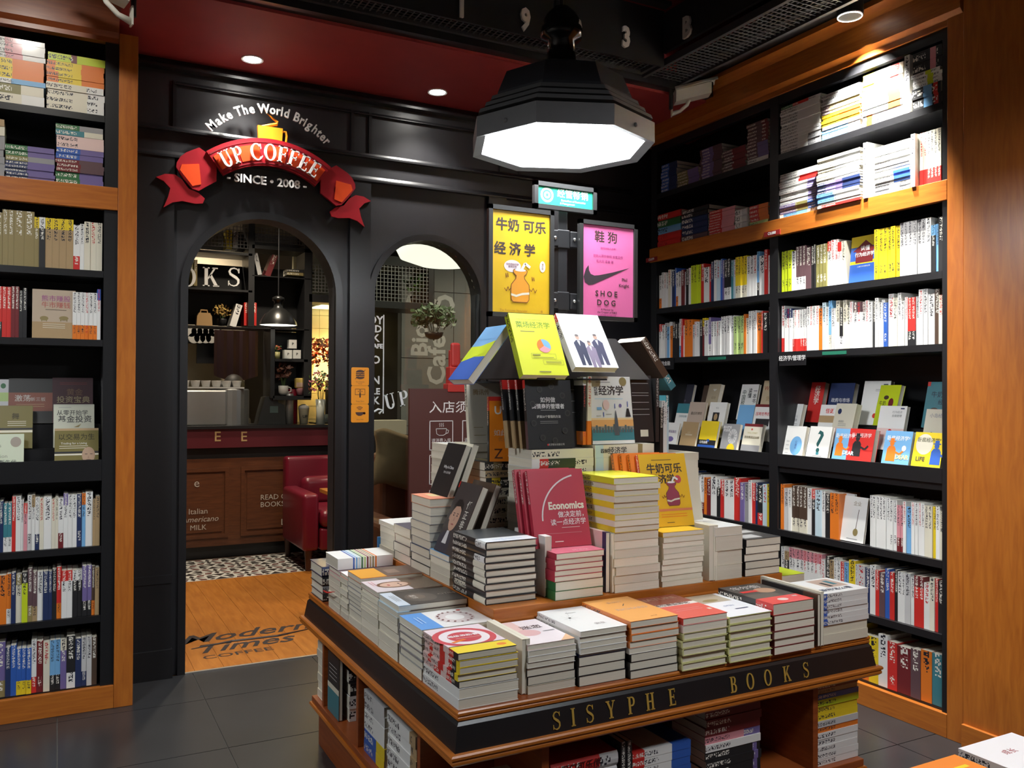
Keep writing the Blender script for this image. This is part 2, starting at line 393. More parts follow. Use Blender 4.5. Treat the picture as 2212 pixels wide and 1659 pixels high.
# pilasters, cornice and panel mouldings
for xa, xb in ((.315, .50), (1.385, 1.50), (2.215, 2.33)):
    mb = MB(); mb.box(xa, xb, YF-.03, YF, .14, 2.54)
    mb.box(xa-.008, xb+.008, YF-.045, YF, 0, .14); mb.box(xa-.004, xb+.004, YF-.036, YF, .46, .50)
    trim(mb)
MO = [(0, 0), (-.05, 0), (-.05, .012), (-.03, .025), (-.022, .045), (0, .05)]
def hmould(x0, x1, z, s=1.0):
    mb = MB(); mb.prism([(YF+y*s, z+h*s) for y, h in MO], x0, x1, 'x'); trim(mb)
hmould(.31, 3.25, 2.965, 1.1); hmould(.31, 3.25, 2.665, .6); hmould(.31, 3.25, 2.535, .7); hmould(.50, 3.25, 2.90, .4)
for xa in (.50, 1.40, 1.50, 2.30, 2.43): trim(MB().box(xa-.008, xa+.008, YF-.012, YF, 2.69, 2.92))
# threshold strip
trim(MB().box(DX-DR, DX+DR, YF-.014, YF+.004, -.003, .005), mat('steel_strip', (.75, .74, .72), .35, metal=1))

# red soffit over the cafe front, and the black ceiling grid of the shop
mb = MB(); mb.box(.23, 3.62, 3.72, YF, 3.015, 3.6)
soffit = struct(mb.build('ceiling_soffit', RED))
trim(MB().box(.23, 3.62, 3.66, 3.72, 3.03, 3.12))
# mesh trays (expanded metal in black frames)
def mesh_tray(name, x0, x1, y0, y1, z, label, along):
    t = empty(name, (x0, y0, z), label, 'ceiling tray')
    fr = MB(); w = .02
    fr.ring(w, x1-x0-w, w, y1-y0-w, [(0, 0), (w, 0), (w, .035), (0, .035)]).build('frame', mat('dark_grey_metal', (.05, .05, .055), .45, metal=.3), t)
    mb = MB(); L = (y1-y0) if along == 'y' else (x1-x0); Wd = (x1-x0) if along == 'y' else (y1-y0)
    n = int(L/.03)
    for i in range(n):
        a = w+(L-2*w)*(i+.5)/n
        if along == 'y': mb.box(w, x1-x0-w, a-.003, a+.003, .012, .016)
        else: mb.box(a-.003, a+.003, w, y1-y0-w, .012, .016)
    for k in range(int(Wd/.03)):
        b = w+(Wd-2*w)*(k+.5)/int(Wd/.03)
        if along == 'y': mb.box(b-.003, b+.003, w, y1-y0-w, .016, .02)
        else: mb.box(w, x1-x0-w, b-.003, b+.003, .016, .02)
    m_ = mb.build('wire_mesh', mat('grey_wire', (.075, .075, .08), .4, metal=.4), t, fix=False); m_['kind'] = 'stuff'
    return t
mesh_tray('ceiling_mesh_tray', 2.70, 2.96, .6, 3.70, 3.05, 'black mesh ceiling tray running above the tall wall bookcase', 'y')
mesh_tray('ceiling_mesh_tray', .25, 2.69, 3.48, 3.65, 3.06, 'black mesh ceiling tray along the edge of the red soffit', 'x')
# dropped black ceiling strip over the bookcase, beams carrying the numerals
struct(boxo('ceiling_strip', 2.97, 3.62, -2.2, 3.71, 3.13, 3.2, BLACK))
bm_ = empty('ceiling_beam', (0, 0, 0), 'black ceiling beam carrying white numerals above the lamp', 'beam')
MB().box(.25, 2.69, 3.46, 3.475, 3.04, 3.32).build('beam_web', BLACKM, bm_); MB().box(.25, 2.69, 3.40, 3.455, 3.325, 3.345).build('beam_flange', BLACKM, bm_)
MB().box(2.675, 2.692, .6, 3.45, 3.10, 3.30).build('beam_web', BLACKM, bm_)
NUM = mat('cream_numeral', (.56, .53, .48), .6)
for ch, p, lab in (('1', (1000, 12), 'cream numeral one half cut off, hanging by the ceiling beam'), ('9', (1138, 42), 'cream numeral nine before the lamp neck on the ceiling beam'),
                   ('9', (1250, 63), 'cream numeral nine partly behind the lamp neck'), ('3', (1356, 80), 'cream numeral three between lamp neck and beam corner')):
    q = hit(*p, 1, 3.44)
    o = text(None, ch, .135, (q.x, 3.455, q.z), (1, 0, 0), (0, 0, 1), name='ceiling_numeral', bold=.006, ext=.006, material=NUM, sx=.72)
    tag(o, lab, 'numeral', 'numerals on the ceiling beams')
q = hit(1484, 60, 0, 2.665)
o = text(None, 'B', .135, (2.665, q.y, q.z), (0, -1, 0), (0, 0, 1), name='ceiling_letter', bold=.006, ext=.006, material=NUM, sx=.8)
tag(o, 'cream capital letter B on the black beam above the bookcase', 'letter')
# ceiling pipes
for y, z in ((2.9, 3.42), (2.3, 3.46)):
    tag(MB().tube([(.0, y, z), (2.6, y, z)], .03).build('ceiling_pipe', BLACKM, smooth=True), 'black pipe under the dark ceiling at %s' % ('the beam with numerals' if y > 2.5 else 'the middle of the room'), 'pipe')

# ================================================================== LIGHT FITTINGS
def downlight(loc, label):
    d = empty('downlight', loc, label, 'downlight', 'downlights in the red soffit')
    MB().lathe([(.052, 0), (.052, -.006), (.042, -.004), (.042, 0)], 28).build('trim_ring', mat('white_ring', (.7, .7, .68), .4), d, smooth=False)
    MB().lathe([(.001, -.0015), (.041, -.0015), (.041, -.0005), (.001, -.0005)], 28).build('lamp_lens', mat('lamp_lens', (1, 1, 1), .3, emit=(1, .97, .9), estr=25), d)
for x, y, lab in ((.829, 4.288, 'round white downlight in the red soffit above the coffee sign'), (1.801, 4.278, 'round white downlight in the red soffit above the arched window')):
    downlight((x, y, 3.0145), lab)
    spot('downlight_beam', (x, y, 3.0), (x, y+.03, 0), 19, 110, .9, .04)
def ceiling_spot(loc, label, lens):
  d = empty('ceiling_spotlight', loc, label, 'spotlight', 'cylinder spotlights')
  MB().lathe([(.050, 0), (.056, .004), (.056, .08), (.02, .08)], 28).build('housing', BLACKM, d)
  MB().lathe([(.049, -.002), (.052, -.002), (.052, .003), (.042, .004)], 28, cap=False).build('rim', mat('bright_rim', (.9, .9, .85), .25, emit=(1, 1, .9), estr=3), d)
  MB().lathe([(.001, .006), (.044, .006), (.044, .012), (.001, .012)], 28).build('lamp_lens', mat('spot_lens', (.8, .8, .75), .2, emit=(1, .97, .88), estr=6), d)
ceiling_spot((3.06, 2.63, 3.05), 'black cylinder spotlight with bright rim over the wall bookcase', 6)
ceiling_spot((-.15, 3.25, 3.25), 'unseen black cylinder spotlight added over the door bookcase', 6)  # out-of-frame fitting added to brighten the door bookcase
spot('door_bookcase_fill_beam', (-.15, 3.25, 3.24), (-.1, 4.25, 1.7), 17, 110, 1.0, .05, (1, .95, .86))  # fill beam of the added spotlight
spot('bookcase_spot_beam', (3.06, 2.63, 3.045), (3.32, 2.72, 2.2), 130, 74, .5, .025, (1, .98, .92))
spot('bookcase_spot_beam', (2.84, 2.45, 3.02), (3.26, 2.75, 1.3), 55, 58, .9, .03, (1, .97, .9))

def pendant(loc, label):
    x, y, z = loc
    p = empty('pendant_lamp', loc, label, 'pendant lamp', 'octagonal pendant lamps')
    o8 = 0
    def oct(prof, name, m_, cap=False): return MB().lathe(prof, 8, rot=o8, cap=cap).build(name, m_, p)
    SH = mat('lamp_grey_metal', (.17, .17, .175), .5, metal=.15, noise=.25)
    oct([(.310, .006), (.345, -.002), (.345, .070), (.24, .072), (.24, .03), (.310, .03), (.310, .006)], 'rim', SH)
    for i in range(3):
        r = .338-.024*i; zz = .084+.027*i
        oct([(r-.06, zz), (r, zz), (r-.006, zz+.015), (r-.06, zz+.015)], 'louvre_ring', SH, False)
    oct([(.24, .07), (.272, .07), (.262, .17), (.228, .250), (.10, .30), (.0, .305)], 'shade', mat('lamp_dark_metal', (.055, .057, .068), .45, metal=.2))
    oct([(.001, .008), (.308, .008), (.308, .02), (.001, .02)], 'diffuser', mat('lamp_diffuser', (1, 1, 1), .5, emit=(.93, .97, 1), estr=PENDANT_POWER), True)
    GL = mat('gloss_black', (.01, .01, .011), .15)
    MB().lathe([(.07, .30), (.055, .33), (.05, .40), (.075, .41), (.08, .43), (.075, .45), (.062, .46), (.066, .48), (.055, .50), (.03, .525), (.012, .53)], 24).build('neck', GL, p, smooth=True)
    MB().tube([(0, 0, .53), (0, 0, 3.6-z)], .009).build('stem', BLACKM, p)
    MB().tube([(-.035, 0, .30), (-.05, 0, .42), (-.03, 0, .52), (-.02, 0, .7)], .006).build('cable', BLACKM, p)
    for a in (0, 2, 4, 6):
        an = a*math.pi/4+math.pi/8; r_ = .345*math.cos(math.pi/8)+.001
        MB().sphere((r_*math.cos(an), r_*math.sin(an), .03), .008).build('screw_knob', SH, p, smooth=True)
    return p
pendant((1.64, 2.72, 2.295), 'big octagonal grey pendant lamp glowing white above the book table')
pendant((1.85, .55, 2.55), 'unseen octagonal pendant lamp added over the corner table')  # pendant copy added out of view as fill for the table front
pendant((-.85, 2.35, 2.6), 'unseen octagonal pendant lamp added by the plain side wall')  # another unseen copy, added to lift the door bookcase side
# ================================================================== BOOKCASES
SH_Z = dict(base=.096, r6=.106, r5=.411, r4=.714, lip=1.03, r2=1.606, r1=1.907, mid=2.275, top=2.605, open=2.907)
# tall bookcase on the right wall ------------------------------------------------
RB = empty('wall_bookcase', (XR, 3.2, 0), 'tall black wall bookcase with orange wood trim beside the wooden pillar', 'bookcase')
def rb(name, x0, x1, y0, y1, z0, z1, m_=BLACK, bevel=.0):
    return boxo(name, x0-XR, x1-XR, y0-3.2, y1-3.2, z0, z1, m_, RB, bevel)
XB = XR+.36
rb('back_panel', XB, XB+.02, 2.27, 4.27, 0, 3.0)
rb('side_panel', XR, XB, 2.266, 2.296, .0, 2.94); rb('side_panel', XR, XB, 4.205, 4.26, .0, 2.94)
rb('divider', XR, XB, 3.208, 3.266, .0, 2.94)
rb('wood_post', XR-.012, XR+.02, 2.194, 2.266, 0, 3.16, WOOD, .002)
for zt in ('r5', 'r4', 'r2', 'r1', 'top'):
    for ya, yb in ((2.297, 3.207), (3.267, 4.204)): rb('shelf_board', XR, XB, ya, yb, SH_Z[zt]-.032, SH_Z[zt]-.001)
for ya, yb in ((2.297, 3.207), (3.267, 4.204)):
    rb('shelf_board', XR+.015, XB, ya, yb, SH_Z['mid']-.04, SH_Z['mid']-.001)
    rb('shelf_board', XR+.015, XB, ya, yb, .0, SH_Z['r6']-.001)
    rb('display_lip', XR, XR+.012, ya, yb, 1.030, 1.092)
    rb('display_shelf', XR+.012, XB, ya, yb, 1.000, 1.032)
    for k in (1, 2): rb('display_step', XR+.012+.085*k, XB, ya, yb, 1.033, 1.032+.105*k)
    rb('top_rail', XR+.002, XR+.03, ya, yb, 2.86, 2.94)
rb('wood_rail', XR-.012, XR+.014, 2.267, 4.262, 2.192, 2.276, WOODH, .002)
rb('wood_plinth', XR-.012, XR+.014, 2.267, 4.262, 0, .096, WOODH, .002)
mb = MB(); mb.prism([(XR-XR+.03, 2.905), (-.010, 2.905), (-.010, 2.93), (-.03, 2.95), (-.035, 3.06), (-.07, 3.10), (-.07, 3.125), (.03, 3.125)], 2.197-3.2, 4.30-3.2, 'y' if False else 'y')
mb.v = [(x, y, z) for x, y, z in mb.v]
mb.build('wood_cornice', WOODH, RB)
for py, s, lab in ((4.235, 'C0.079', 0), (3.235, 'C0.080', 1)):
    pl = rb('shelf_number_plate', XR-.0165, XR-.0125, py-.055, py+.055, 2.197, 2.222, mat('red_plate', (.28, .02, .02), .4))
    text(pl, s, .019, (-.0172, py-3.2, 2.2095), (0, -1, 0), (0, 0, 1), (.8, .8, .8), name='plate_text', bold=.0006)
for py, z, s in ((4.13, 1.59, '财政金融'), (3.12, 1.59-.0, '经济学/管理学')):
    sg = rb('category_plate', XR-.008, XR-.002, py-.10, py+.07, z-.055, z+.012, BLACK)
    text(sg, s, .028, (-.009, py-.015-3.2, z-.02), (0, -1, 0), (0, 0, 1), (.75, .75, .75), name='plate_text', bold=.0005)
for py, z in ((3.66, 1.59), (2.85, 1.59)):
    rb('green_tab', XR-.004, XR-.001, py-.07, py+.07, z-.010, z+.006, mat('green_tab', (.02, .16, .10), .4))
# pillar panel beyond the bookcase
PL = empty('wooden_pillar', (3.2, 1.6, 0), 'broad orange wood pillar panel at the end of the wall bookcase', 'pillar')
boxo('panel', -.005, .4, -.9, .588, 0, 3.09, WOOD, PL, .002); boxo('crown_moulding', -.04, .4, -.9, .588, 3.09, 3.14, WOODH, PL, .004); boxo('base_moulding', -.018, .0, -.9, .588, 0, .09, WOODH, PL, .003)

# bookcase at the left, next to the cafe door -----------------------------------
LB = empty('door_bookcase', (-.3, YL, 0), 'black bookcase with orange wood frame beside the cafe doorway', 'bookcase')
def lb(name, x0, x1, y0, y1, z0, z1, m_=BLACK, bevel=0):
    return boxo(name, x0+.3, x1+.3, y0-YL, y1-YL, z0, z1, m_, LB, bevel)
YB = YL+.30
lb('back_panel', -1.0, .24, YB, YB+.015, 0, 3.0); lb('side_panel', .178, .232, YL+.001, YB, 0, 2.94)
lb('side_panel', -1.0, -.95, YL, YB, 0, 2.94)
lb('wood_post', .232, .309, YL-.014, YB+.02, 0, 2.975, WOOD, .002)
for zt, dz in (('r5', 0), ('r4', 0), ('r2', .012), ('r1', .014), ('top', .0)):
    lb('shelf_board', -.95, .177, YL+.002, YB, SH_Z[zt]+dz-.030, SH_Z[zt]+dz-.001)
lb('shelf_board', -.95, .177, YL+.015, YB, 2.25, 2.284); lb('shelf_board', -.95, .177, YL+.015, YB, 0, .105)
lb('wood_rail', -.95, .2315, YL-.012, YL+.014, 2.19, 2.29, WOODH, .002); lb('wood_plinth', -.95, .2315, YL-.012, YL+.014, 0, .100, WOODH, .002)
lb('display_lip', -.95, .177, YL, YL+.012, 1.0, 1.092); lb('display_shelf', -.95, .177, YL+.012, YB, 1.0, 1.032)
for k in (1, 2): lb('display_step', -.95, .177, YL+.012+.085*k, YB, 1.033, 1.032+.105*k)
MB().prism([(.03, 2.93), (-.012, 2.93), (-.012, 2.95), (-.03, 2.97), (-.03, 3.14), (-.06, 3.18), (-.06, 3.22), (.03, 3.22)], -.65, .605-.075, 'x').build('wood_cornice', WOODR, LB)

# ================================================================== RIGHT BOOKCASE: spine rows
GR = 'books standing in the wall bookcase'
FX = XR+.012
FAR, NEAR = ' in the far bay', ' in the pillar bay'
def rrow(spec, bay, z, rowname, a=None, b=None, **k):
    s, e = ((4.195, 3.272) if bay == 'far' else (3.200, 2.300))
    s = a or s; e = b or e
    place = 'along %s, %s' % (rowname, 'cafe-wall bay' if bay == 'far' else 'pillar bay')
    row('shelved_book', spec, place, GR, s, e, z, 'R', front=FX, **k)
rrow('W:O W W W- C W- N B- W:O W M W- K W- L*3 R W+ R- N W s B- V- K:W*2 T- s Y:C*4!222 W*3!215 S:K- W+ R W', 'far', SH_Z['r1'], 'upper spine row')
rrow('L:L*3!205 W+ U:W*3 U+ K K- E:E*3!205 W^R W*2 W^R C', 'near', SH_Z['r1'], 'upper spine row before the blue arrow book', 3.200, 2.805)
rrow('Y:Y*6!225 g^G*6!232 W K^S S- K', 'near', SH_Z['r1'], 'upper spine row after the blue arrow book', 2.640, 2.300)
rrow('W^R W g S W- O K K K- W:S- R- W- O^O+*2!215 g W W K M^Y W+ V:W W*4!190 W*4!212 l:l*3!205 O- C W*3!225 O+ R- K+ K!235', 'far', SH_Z['r2'], 'middle spine row', height=(.185,.225))
rrow('W:R W^N*3!215 W:R*6!205 W*4 O^O s W S:C g C K:W C C g W^U*3!210 g W K- W W W- B:B W+ C W W W- R:K*2!205 g W*2!235 W+ D!230 C', 'near', SH_Z['r2'], 'middle spine row', height=(.195,.232))
rrow('M*5!232 W W- B- G E:W- g W W:M O- M W+ K^W R W*2 R+ V G W- R- N- K:R s Y-', 'far', SH_Z['r4'], 'row below the display', height=(.20,.23))
rrow('O g W- D:C*4!225 W K^R s+ W- K O*2!215', 'near', SH_Z['r4'], 'row below the display before the spoon cover', 3.200, 2.835, height=(.205,.23))
rrow('W*6!228 W:W*2!220 P:M*2!200 W S+!200 W*4!222 C*2!215 Y!215 W C', 'near', SH_Z['r4'], 'row below the display after the spoon cover', 2.665, 2.300, height=(.195,.225))
rrow('W K^H W^P*9!218 W K H W- W R:W S Y+ W- g+ N W+ R U B R K- W W- g W- R^M*2!215 W C R- K!215', 'near', SH_Z['r5'], 'second lowest spine row', height=(.195,.225))
rrow('R C- K D g+ W M- H Y K:O+!205 Y W^W R:R M+ U O T', 'near', SH_Z['r6'], 'lowest spine row', 3.200, 2.300, height=(.20,.235))
rrow('W g W*3 K W R W*2 N W*2 Y W g', 'far', SH_Z['r5'], 'second lowest spine row', 3.6, 3.272)
# face-out copies standing among the rows
def face(name, side, px, z, W, L, T, base, label, tilt, depth, cover=None, bands=(), yaw=0, group=None):
    "face-out book; px gives the photo column of its left lower corner"
    a = math.radians(tilt); yw = math.radians(yaw); depth += T
    if side == 'R':
        q = hit(px, 845, 0, XR+depth); R3 = Matrix.Rotation(yw, 3, 'Z')
        M = frame((XR+depth, q.y, z), R3 @ Vector((0,-1,0)), R3 @ Vector((math.sin(a),0,math.cos(a))))
    else:
        q = hit(px, 845, 1, YL+depth); R3 = Matrix.Rotation(yw, 3, 'Z')
        M = frame((q.x, YL+depth, z), R3 @ Vector((1,0,0)), R3 @ Vector((0,math.sin(a),math.cos(a))))
    return book(name, M, W, L, T, base, label, 'book', group or 'face-out display books', bands, True, False, cover)
b_ = face('display_book', 'R', 1838, SH_Z['r1'], .150, .215, .016, 'B', 'blue and yellow book with a red arrow, facing out on the upper row', 6, .03,
  [('rect',0,.165,.150,.215,'Y'),('rect',0,.08,.15,.10,'Y'),('poly',[(.03,.09),(.125,.09),(.125,.145),(.145,.145),(.08,.195),(.012,.145),(.03,.145)],'M'),('rect',0,0,.15,.085,'B'),
   ('text','读懂',.08,.155,.026,(.8,.8,.8),{'bold':.0006}),('text','行为经济学',.078,.127,.021,(.8,.8,.8),{'bold':.0006}),('text','人类行为与理性选择',.078,.072,.008,(.6,.65,.8))])
face('display_book', 'R', 1795, SH_Z['r4'], .14, .215, .014, 'g', 'pale grey book facing out below the display shelf', 4, .05, [('text','企业',.07,.12,.016,(.3,.3,.4)),('rect',0,0,.14,.05,'V')])
face('display_book', 'R', 1817, SH_Z['r4'], .135, .208, .012, 'W', 'white book with a drawn spoon, facing out below the display shelf', 10, .022,
  [('text','企业',.08,.175,.022,(.35,.30,.22),{'bold':.0004}),('line',[(.092,.15),(.085,.06)],.003,'D'),('disc',.085,.045,.014,.017,'Q'),('rect',.04,.012,.10,.015,'G')])

# face-out display shelf (three steps)
STEP = [(.020, 1.034), (.105, 1.139), (.190, 1.244)]
def disp(side, step, px, W, L, T, base, label, cover, tilt=14, yaw=0, bands=()):
    d, z = STEP[step]
    return face('display_book', side, px, z, W, L, T, base, label, tilt, d, cover, bands, yaw, 'display shelf of the %s bookcase' % ('wall' if side == 'R' else 'door'))
def lines(x0, x1, ys, c='G', w=.0022): return [('rect', x0, y, x1, y+w, c) for y in ys]
def man(x, y, s, c):   # a plain figure in a hat
    return [('poly', [(x-.022*s,y),(x+.022*s,y),(x+.02*s,y+.05*s),(x+.012*s,y+.062*s),(x-.012*s,y+.062*s),(x-.02*s,y+.05*s)], c), ('disc', x, y+.073*s, .010*s, .012*s, c),
            ('rect', x-.016*s, y+.079*s, x+.016*s, y+.083*s, c), ('rect', x-.009*s, y+.083*s, x+.009*s, y+.094*s, c), ('line', [(x+.015*s,y+.04*s),(x+.04*s,y+.03*s),(x+.055*s,y+.045*s)], .008*s, c)]
disp('R', 0, 1691, .135, .20, .022, 'W', 'white book with a teal disc at the divider on the lower display step', [('disc',.085,.10,.038,.048,'S'),('text','的魅力',.085,.105,.014,(.05,.1,.3),{'xd':(0,1,0),'yd':(-1,0,0)})]+lines(.02,.04,[.06,.08,.10,.12]))
disp('R', 0, 1741, .135, .205, .016, 'W', 'white book with a big question mark on the lower display step', [('text','?',.14,.070,.135,(.02,.10,.10),{}) if False else ('text','?',.07,.125,.15,(.02,.10,.10),{'bold':.002}),('rect',.06,.065,.078,.078,'T')]+lines(.04,.10,[.05,.058]))
disp('R', 0, 1797, .135, .20, .016, 'S', 'blue book half hidden behind the red one on the display step', [('text','卧底经济学',.06,.165,.022,(.8,.8,.8),{'bold':.0005})]+man(.035,.07,1,'O')+[('text','DEAR',.09,.085,.025,(.55,.7,.75),{'bold':.0008})])
disp('R', 0, 1832, .140, .20, .030, 'R', 'thick red book with a dark figure on the lower display step', [('text','卧底经济学',.068,.168,.022,(.75,.6,.6),{'bold':.0005})]+man(.05,.07,1.15,'K')+[('text','THE UNDERCOVER',.105,.10,.008,(.3,.02,.02))])
disp('R', 0, 1904, .138, .202, .016, 'S', 'blue book with an orange figure on the lower display step', [('text','卧底经济学²',.07,.168,.022,(.85,.85,.85),{'bold':.0006})]+man(.042,.065,1.1,'O')+[('disc',.105,.125,.011,.013,'W'),('text','DEAR',.10,.085,.026,(.8,.8,.3),{'bold':.0008})])
disp('R', 0, 1968, .138, .202, .016, 'Y', 'yellow book with a blue figure beside the side panel on the display step', [('disc',.05,.15,.04,.045,'C'),('text','卧底经济学³',.07,.168,.021,(.1,.1,.05),{'bold':.0006})]+man(.11,.065,1.1,'B')+[('text','LIFE',.04,.085,.026,(.1,.1,.05),{'bold':.0006})])
disp('R', 1, 1690, .140, .205, .022, 'W', 'leaning white book by the divider on the middle display step', [('text','为什么',.09,.14,.016,(.25,.25,.3)),('text','有问题',.09,.12,.016,(.25,.25,.3))]+lines(.06,.12,[.10,.09]), yaw=-10)
disp('R', 1, 1764, .135, .205, .016, 'W', 'white book with red title half hidden on the middle display step', [('text','怪诞',.06,.172,.026,(.65,.03,.03),{'bold':.0008}),('rect',0,.115,.135,.15,'H')])
disp('R', 1, 1800, .150, .210, .030, 'C', 'thick cream book with rosy foot on the middle display step', [('disc',.035,.17,.014,.014,'N'),('rect',0,0,.15,.09,'p'),('text','阅读的',.06,.12,.013,(.3,.3,.3))]+lines(.04,.1,[.10,.108]), yaw=-12)
disp('R', 1, 1893, .142, .205, .020, 'W', 'white book with a red seal and pale pink foot on the middle display step', [('rect',0,.06,.142,.10,'p'),('text','行为经济',.095,.175,.013,(.3,.3,.3)),('text','自我管理',.095,.158,.013,(.3,.3,.3)),('disc',.07,.085,.011,.012,'R'),('rect',.11,.19,.13,.196,'N')])
disp('R', 1, 1992, .135, .195, .016, 'C', 'cream small book beside the side panel on the middle display step', [('text','小岛经济学',.07,.165,.020,(.3,.3,.35),{'bold':.0003}),('disc',.04,.075,.012,.018,'N')])
disp('R', 2, 1682, .105, .215, .020, 'H', 'tan book crossed by a dark band against the divider, upper display step', [('rect',0,.155,.105,.175,'D'),('rect',0,.05,.105,.085,'M'),('text','争',.03,.115,.03,(.3,.16,.06)),('text','D',.03,.19,.03,(.4,.1,.05))])
disp('R', 2, 1731, .142, .210, .030, 'R', 'thick red book with white vertical title on the upper display step', [('text','经\n济\n学',.10,.14,.036,(.8,.78,.7),{'bold':.001,'line':.9})]+lines(.015,.05,[.18,.12,.11]))
disp('R', 2, 1790, .148, .205, .030, 'N', 'thick navy book with white title on the upper display step', [('text','政府与市场',.075,.115,.023,(.7,.7,.72),{'bold':.0006})]+lines(.06,.10,[.09,.06]))
disp('R', 2, 1860, .148, .215, .024, 'W', 'pale book with a red seal at its foot on the upper display step', [('disc',.085,.045,.011,.012,'R'),('rect',.11,.195,.135,.20,'N')]+lines(.07,.13,[.165,.172]))
disp('R', 2, 1893, .150, .195, .022, 'L', 'lime green book leaning askew on the upper display step', [('text','牛奶',.04,.105,.026,(.1,.12,.02),{'bold':.0008}),('disc',.06,.135,.018,.010,'D'),('disc',.10,.11,.018,.022,'M')], yaw=-16)
disp('R', 2, 1995, .140, .210, .018, 'T', 'teal book with a hand-lettered title beside the side panel, upper display step', [('rect',0,.19,.015,.21,'R'),('text','牛奶',.055,.15,.030,(.02,.05,.08),{'bold':.0008}),('text','经济',.09,.115,.026,(.02,.05,.08),{'bold':.0006}),('disc',.05,.08,.020,.012,'D')])
# far bay of the display shelf
disp('R', 0, 1432, .125, .185, .014, 'W', 'small white book with a drawn dome by the far side panel, lower display step', [('text','极简金融史',.062,.13,.018,(.2,.15,.3),{'bold':.0003}),('disc',.062,.085,.03,.016,'V')])
disp('R', 0, 1467, .140, .195, .014, 'H', 'tan wrapped book on the lower display step of the far bay', [('text','投资',.07,.13,.014,(.5,.4,.25))]+lines(.04,.1,[.12,.115],'C'))
disp('R', 0, 1508, .145, .205, .018, 'Y', 'yellow book with a black band on the lower display step', [('rect',0,.065,.145,.095,'K'),('rect',0,.05,.145,.066,'B'),('rect',.07,.085,.09,.10,'B'),('text','公司金融',.045,.080,.017,(.8,.8,.8),{'bold':.0005})])
disp('R', 0, 1556, .130, .195, .018, 'G', 'grey book with a pale wheel on the lower display step', [('disc',.085,.125,.036,.042,'g'),('disc',.085,.125,.010,.012,'G')]+[('line',[(.085,.125),(.085+.034*math.cos(a*.52),.125+.040*math.sin(a*.52))],.003,'G') for a in range(12)]+[('disc',.085,.055,.03,.03,'Y'),('text','通向奴役\n的金家',.035,.165,.017,(.8,.8,.8),{'bold':.0005})])
disp('R', 0, 1602, .135, .200, .022, 'C', 'pale yellow book with a grey crowd photo at its foot by the divider', [('rect',0,.185,.135,.20,'M'),('rect',0,.0,.135,.085,'G'),('text','WALL STREET',.068,.15,.012,(.5,.45,.2)),('text','华尔街风云50年',.068,.125,.016,(.15,.12,.05),{'bold':.0005}),('disc',.06,.17,.006,.005,'R')])
disp('R', 1, 1456, .130, .195, .014, 'W', 'white book with teal head on the middle step of the far bay', [('rect',0,.135,.13,.195,'T'),('text','互联网金融',.065,.115,.015,(.2,.3,.35))])
disp('R', 1, 1482, .145, .205, .016, 'H', 'pale brown book with dark title on the middle step of the far bay', [('rect',0,0,.145,.205,(.50,.40,.33)),('text','最后的博弈',.075,.135,.020,(.12,.1,.08),{'bold':.0005})])
disp('R', 1, 1527, .145, .205, .022, 'W', 'white book with a small portrait panel on the middle step of the far bay', [('rect',.04,.085,.095,.145,'K'),('disc',.067,.118,.015,.02,'H'),('text','传记',.07,.17,.012,(.3,.3,.3))])
disp('R', 1, 1589, .120, .195, .016, 'S', 'blue starry book on the middle step of the far bay', [('rect',.07,.07,.12,.085,'N')])
disp('R', 1, 1624, .130, .200, .018, 'W', 'white book with red title by the divider on the middle step', [('rect',0,.185,.13,.20,'M'),('text','压垮世界的',.065,.145,.021,(.6,.03,.05),{'bold':.0006}),('rect',.02,.08,.12,.12,'K')])
disp('R', 2, 1462, .135, .205, .022, 'N', 'dark navy book by the far side panel on the upper step', [('rect',0,0,.135,.205,(.035,.035,.055)),('text','资本',.07,.10,.016,(.25,.22,.3))])
disp('R', 2, 1512, .13, .20, .016, 'D', 'dark brown glossy book on the upper step of the far bay', [('rect',.05,.09,.12,.12,'H')])
disp('R', 2, 1525, .145, .205, .026, 'H', 'tan book lying askew on the upper step of the far bay', [('rect',0,0,.145,.205,(.55,.47,.33)),('text','经济史',.09,.12,.018,(.25,.2,.12)),('poly',[(.06,.175),(.11,.175),(.085,.16)],'W')], yaw=-14)
disp('R', 2, 1594, .135, .205, .016, 'W', 'white book with large vertical black title on the upper step of the far bay', [('text','一\n本\n书',.115,.135,.030,(.02,.03,.03),{'bold':.0006,'line':.95}),('text','读\n懂',.075,.152,.030,(.02,.03,.03),{'bold':.0006,'line':.95}),('text','中\n国\n税',.03,.125,.032,(.02,.06,.04),{'bold':.0006,'line':.95})])
disp('R', 2, 1641, .120, .225, .018, 'H', 'tan book with capital letters by the divider on the upper step', [('rect',0,0,.12,.225,(.55,.45,.30)),('text','WAR',.05,.18,.034,(.35,.10,.06),{'bold':.0004}),('text','货',.05,.12,.03,(.35,.22,.10))])

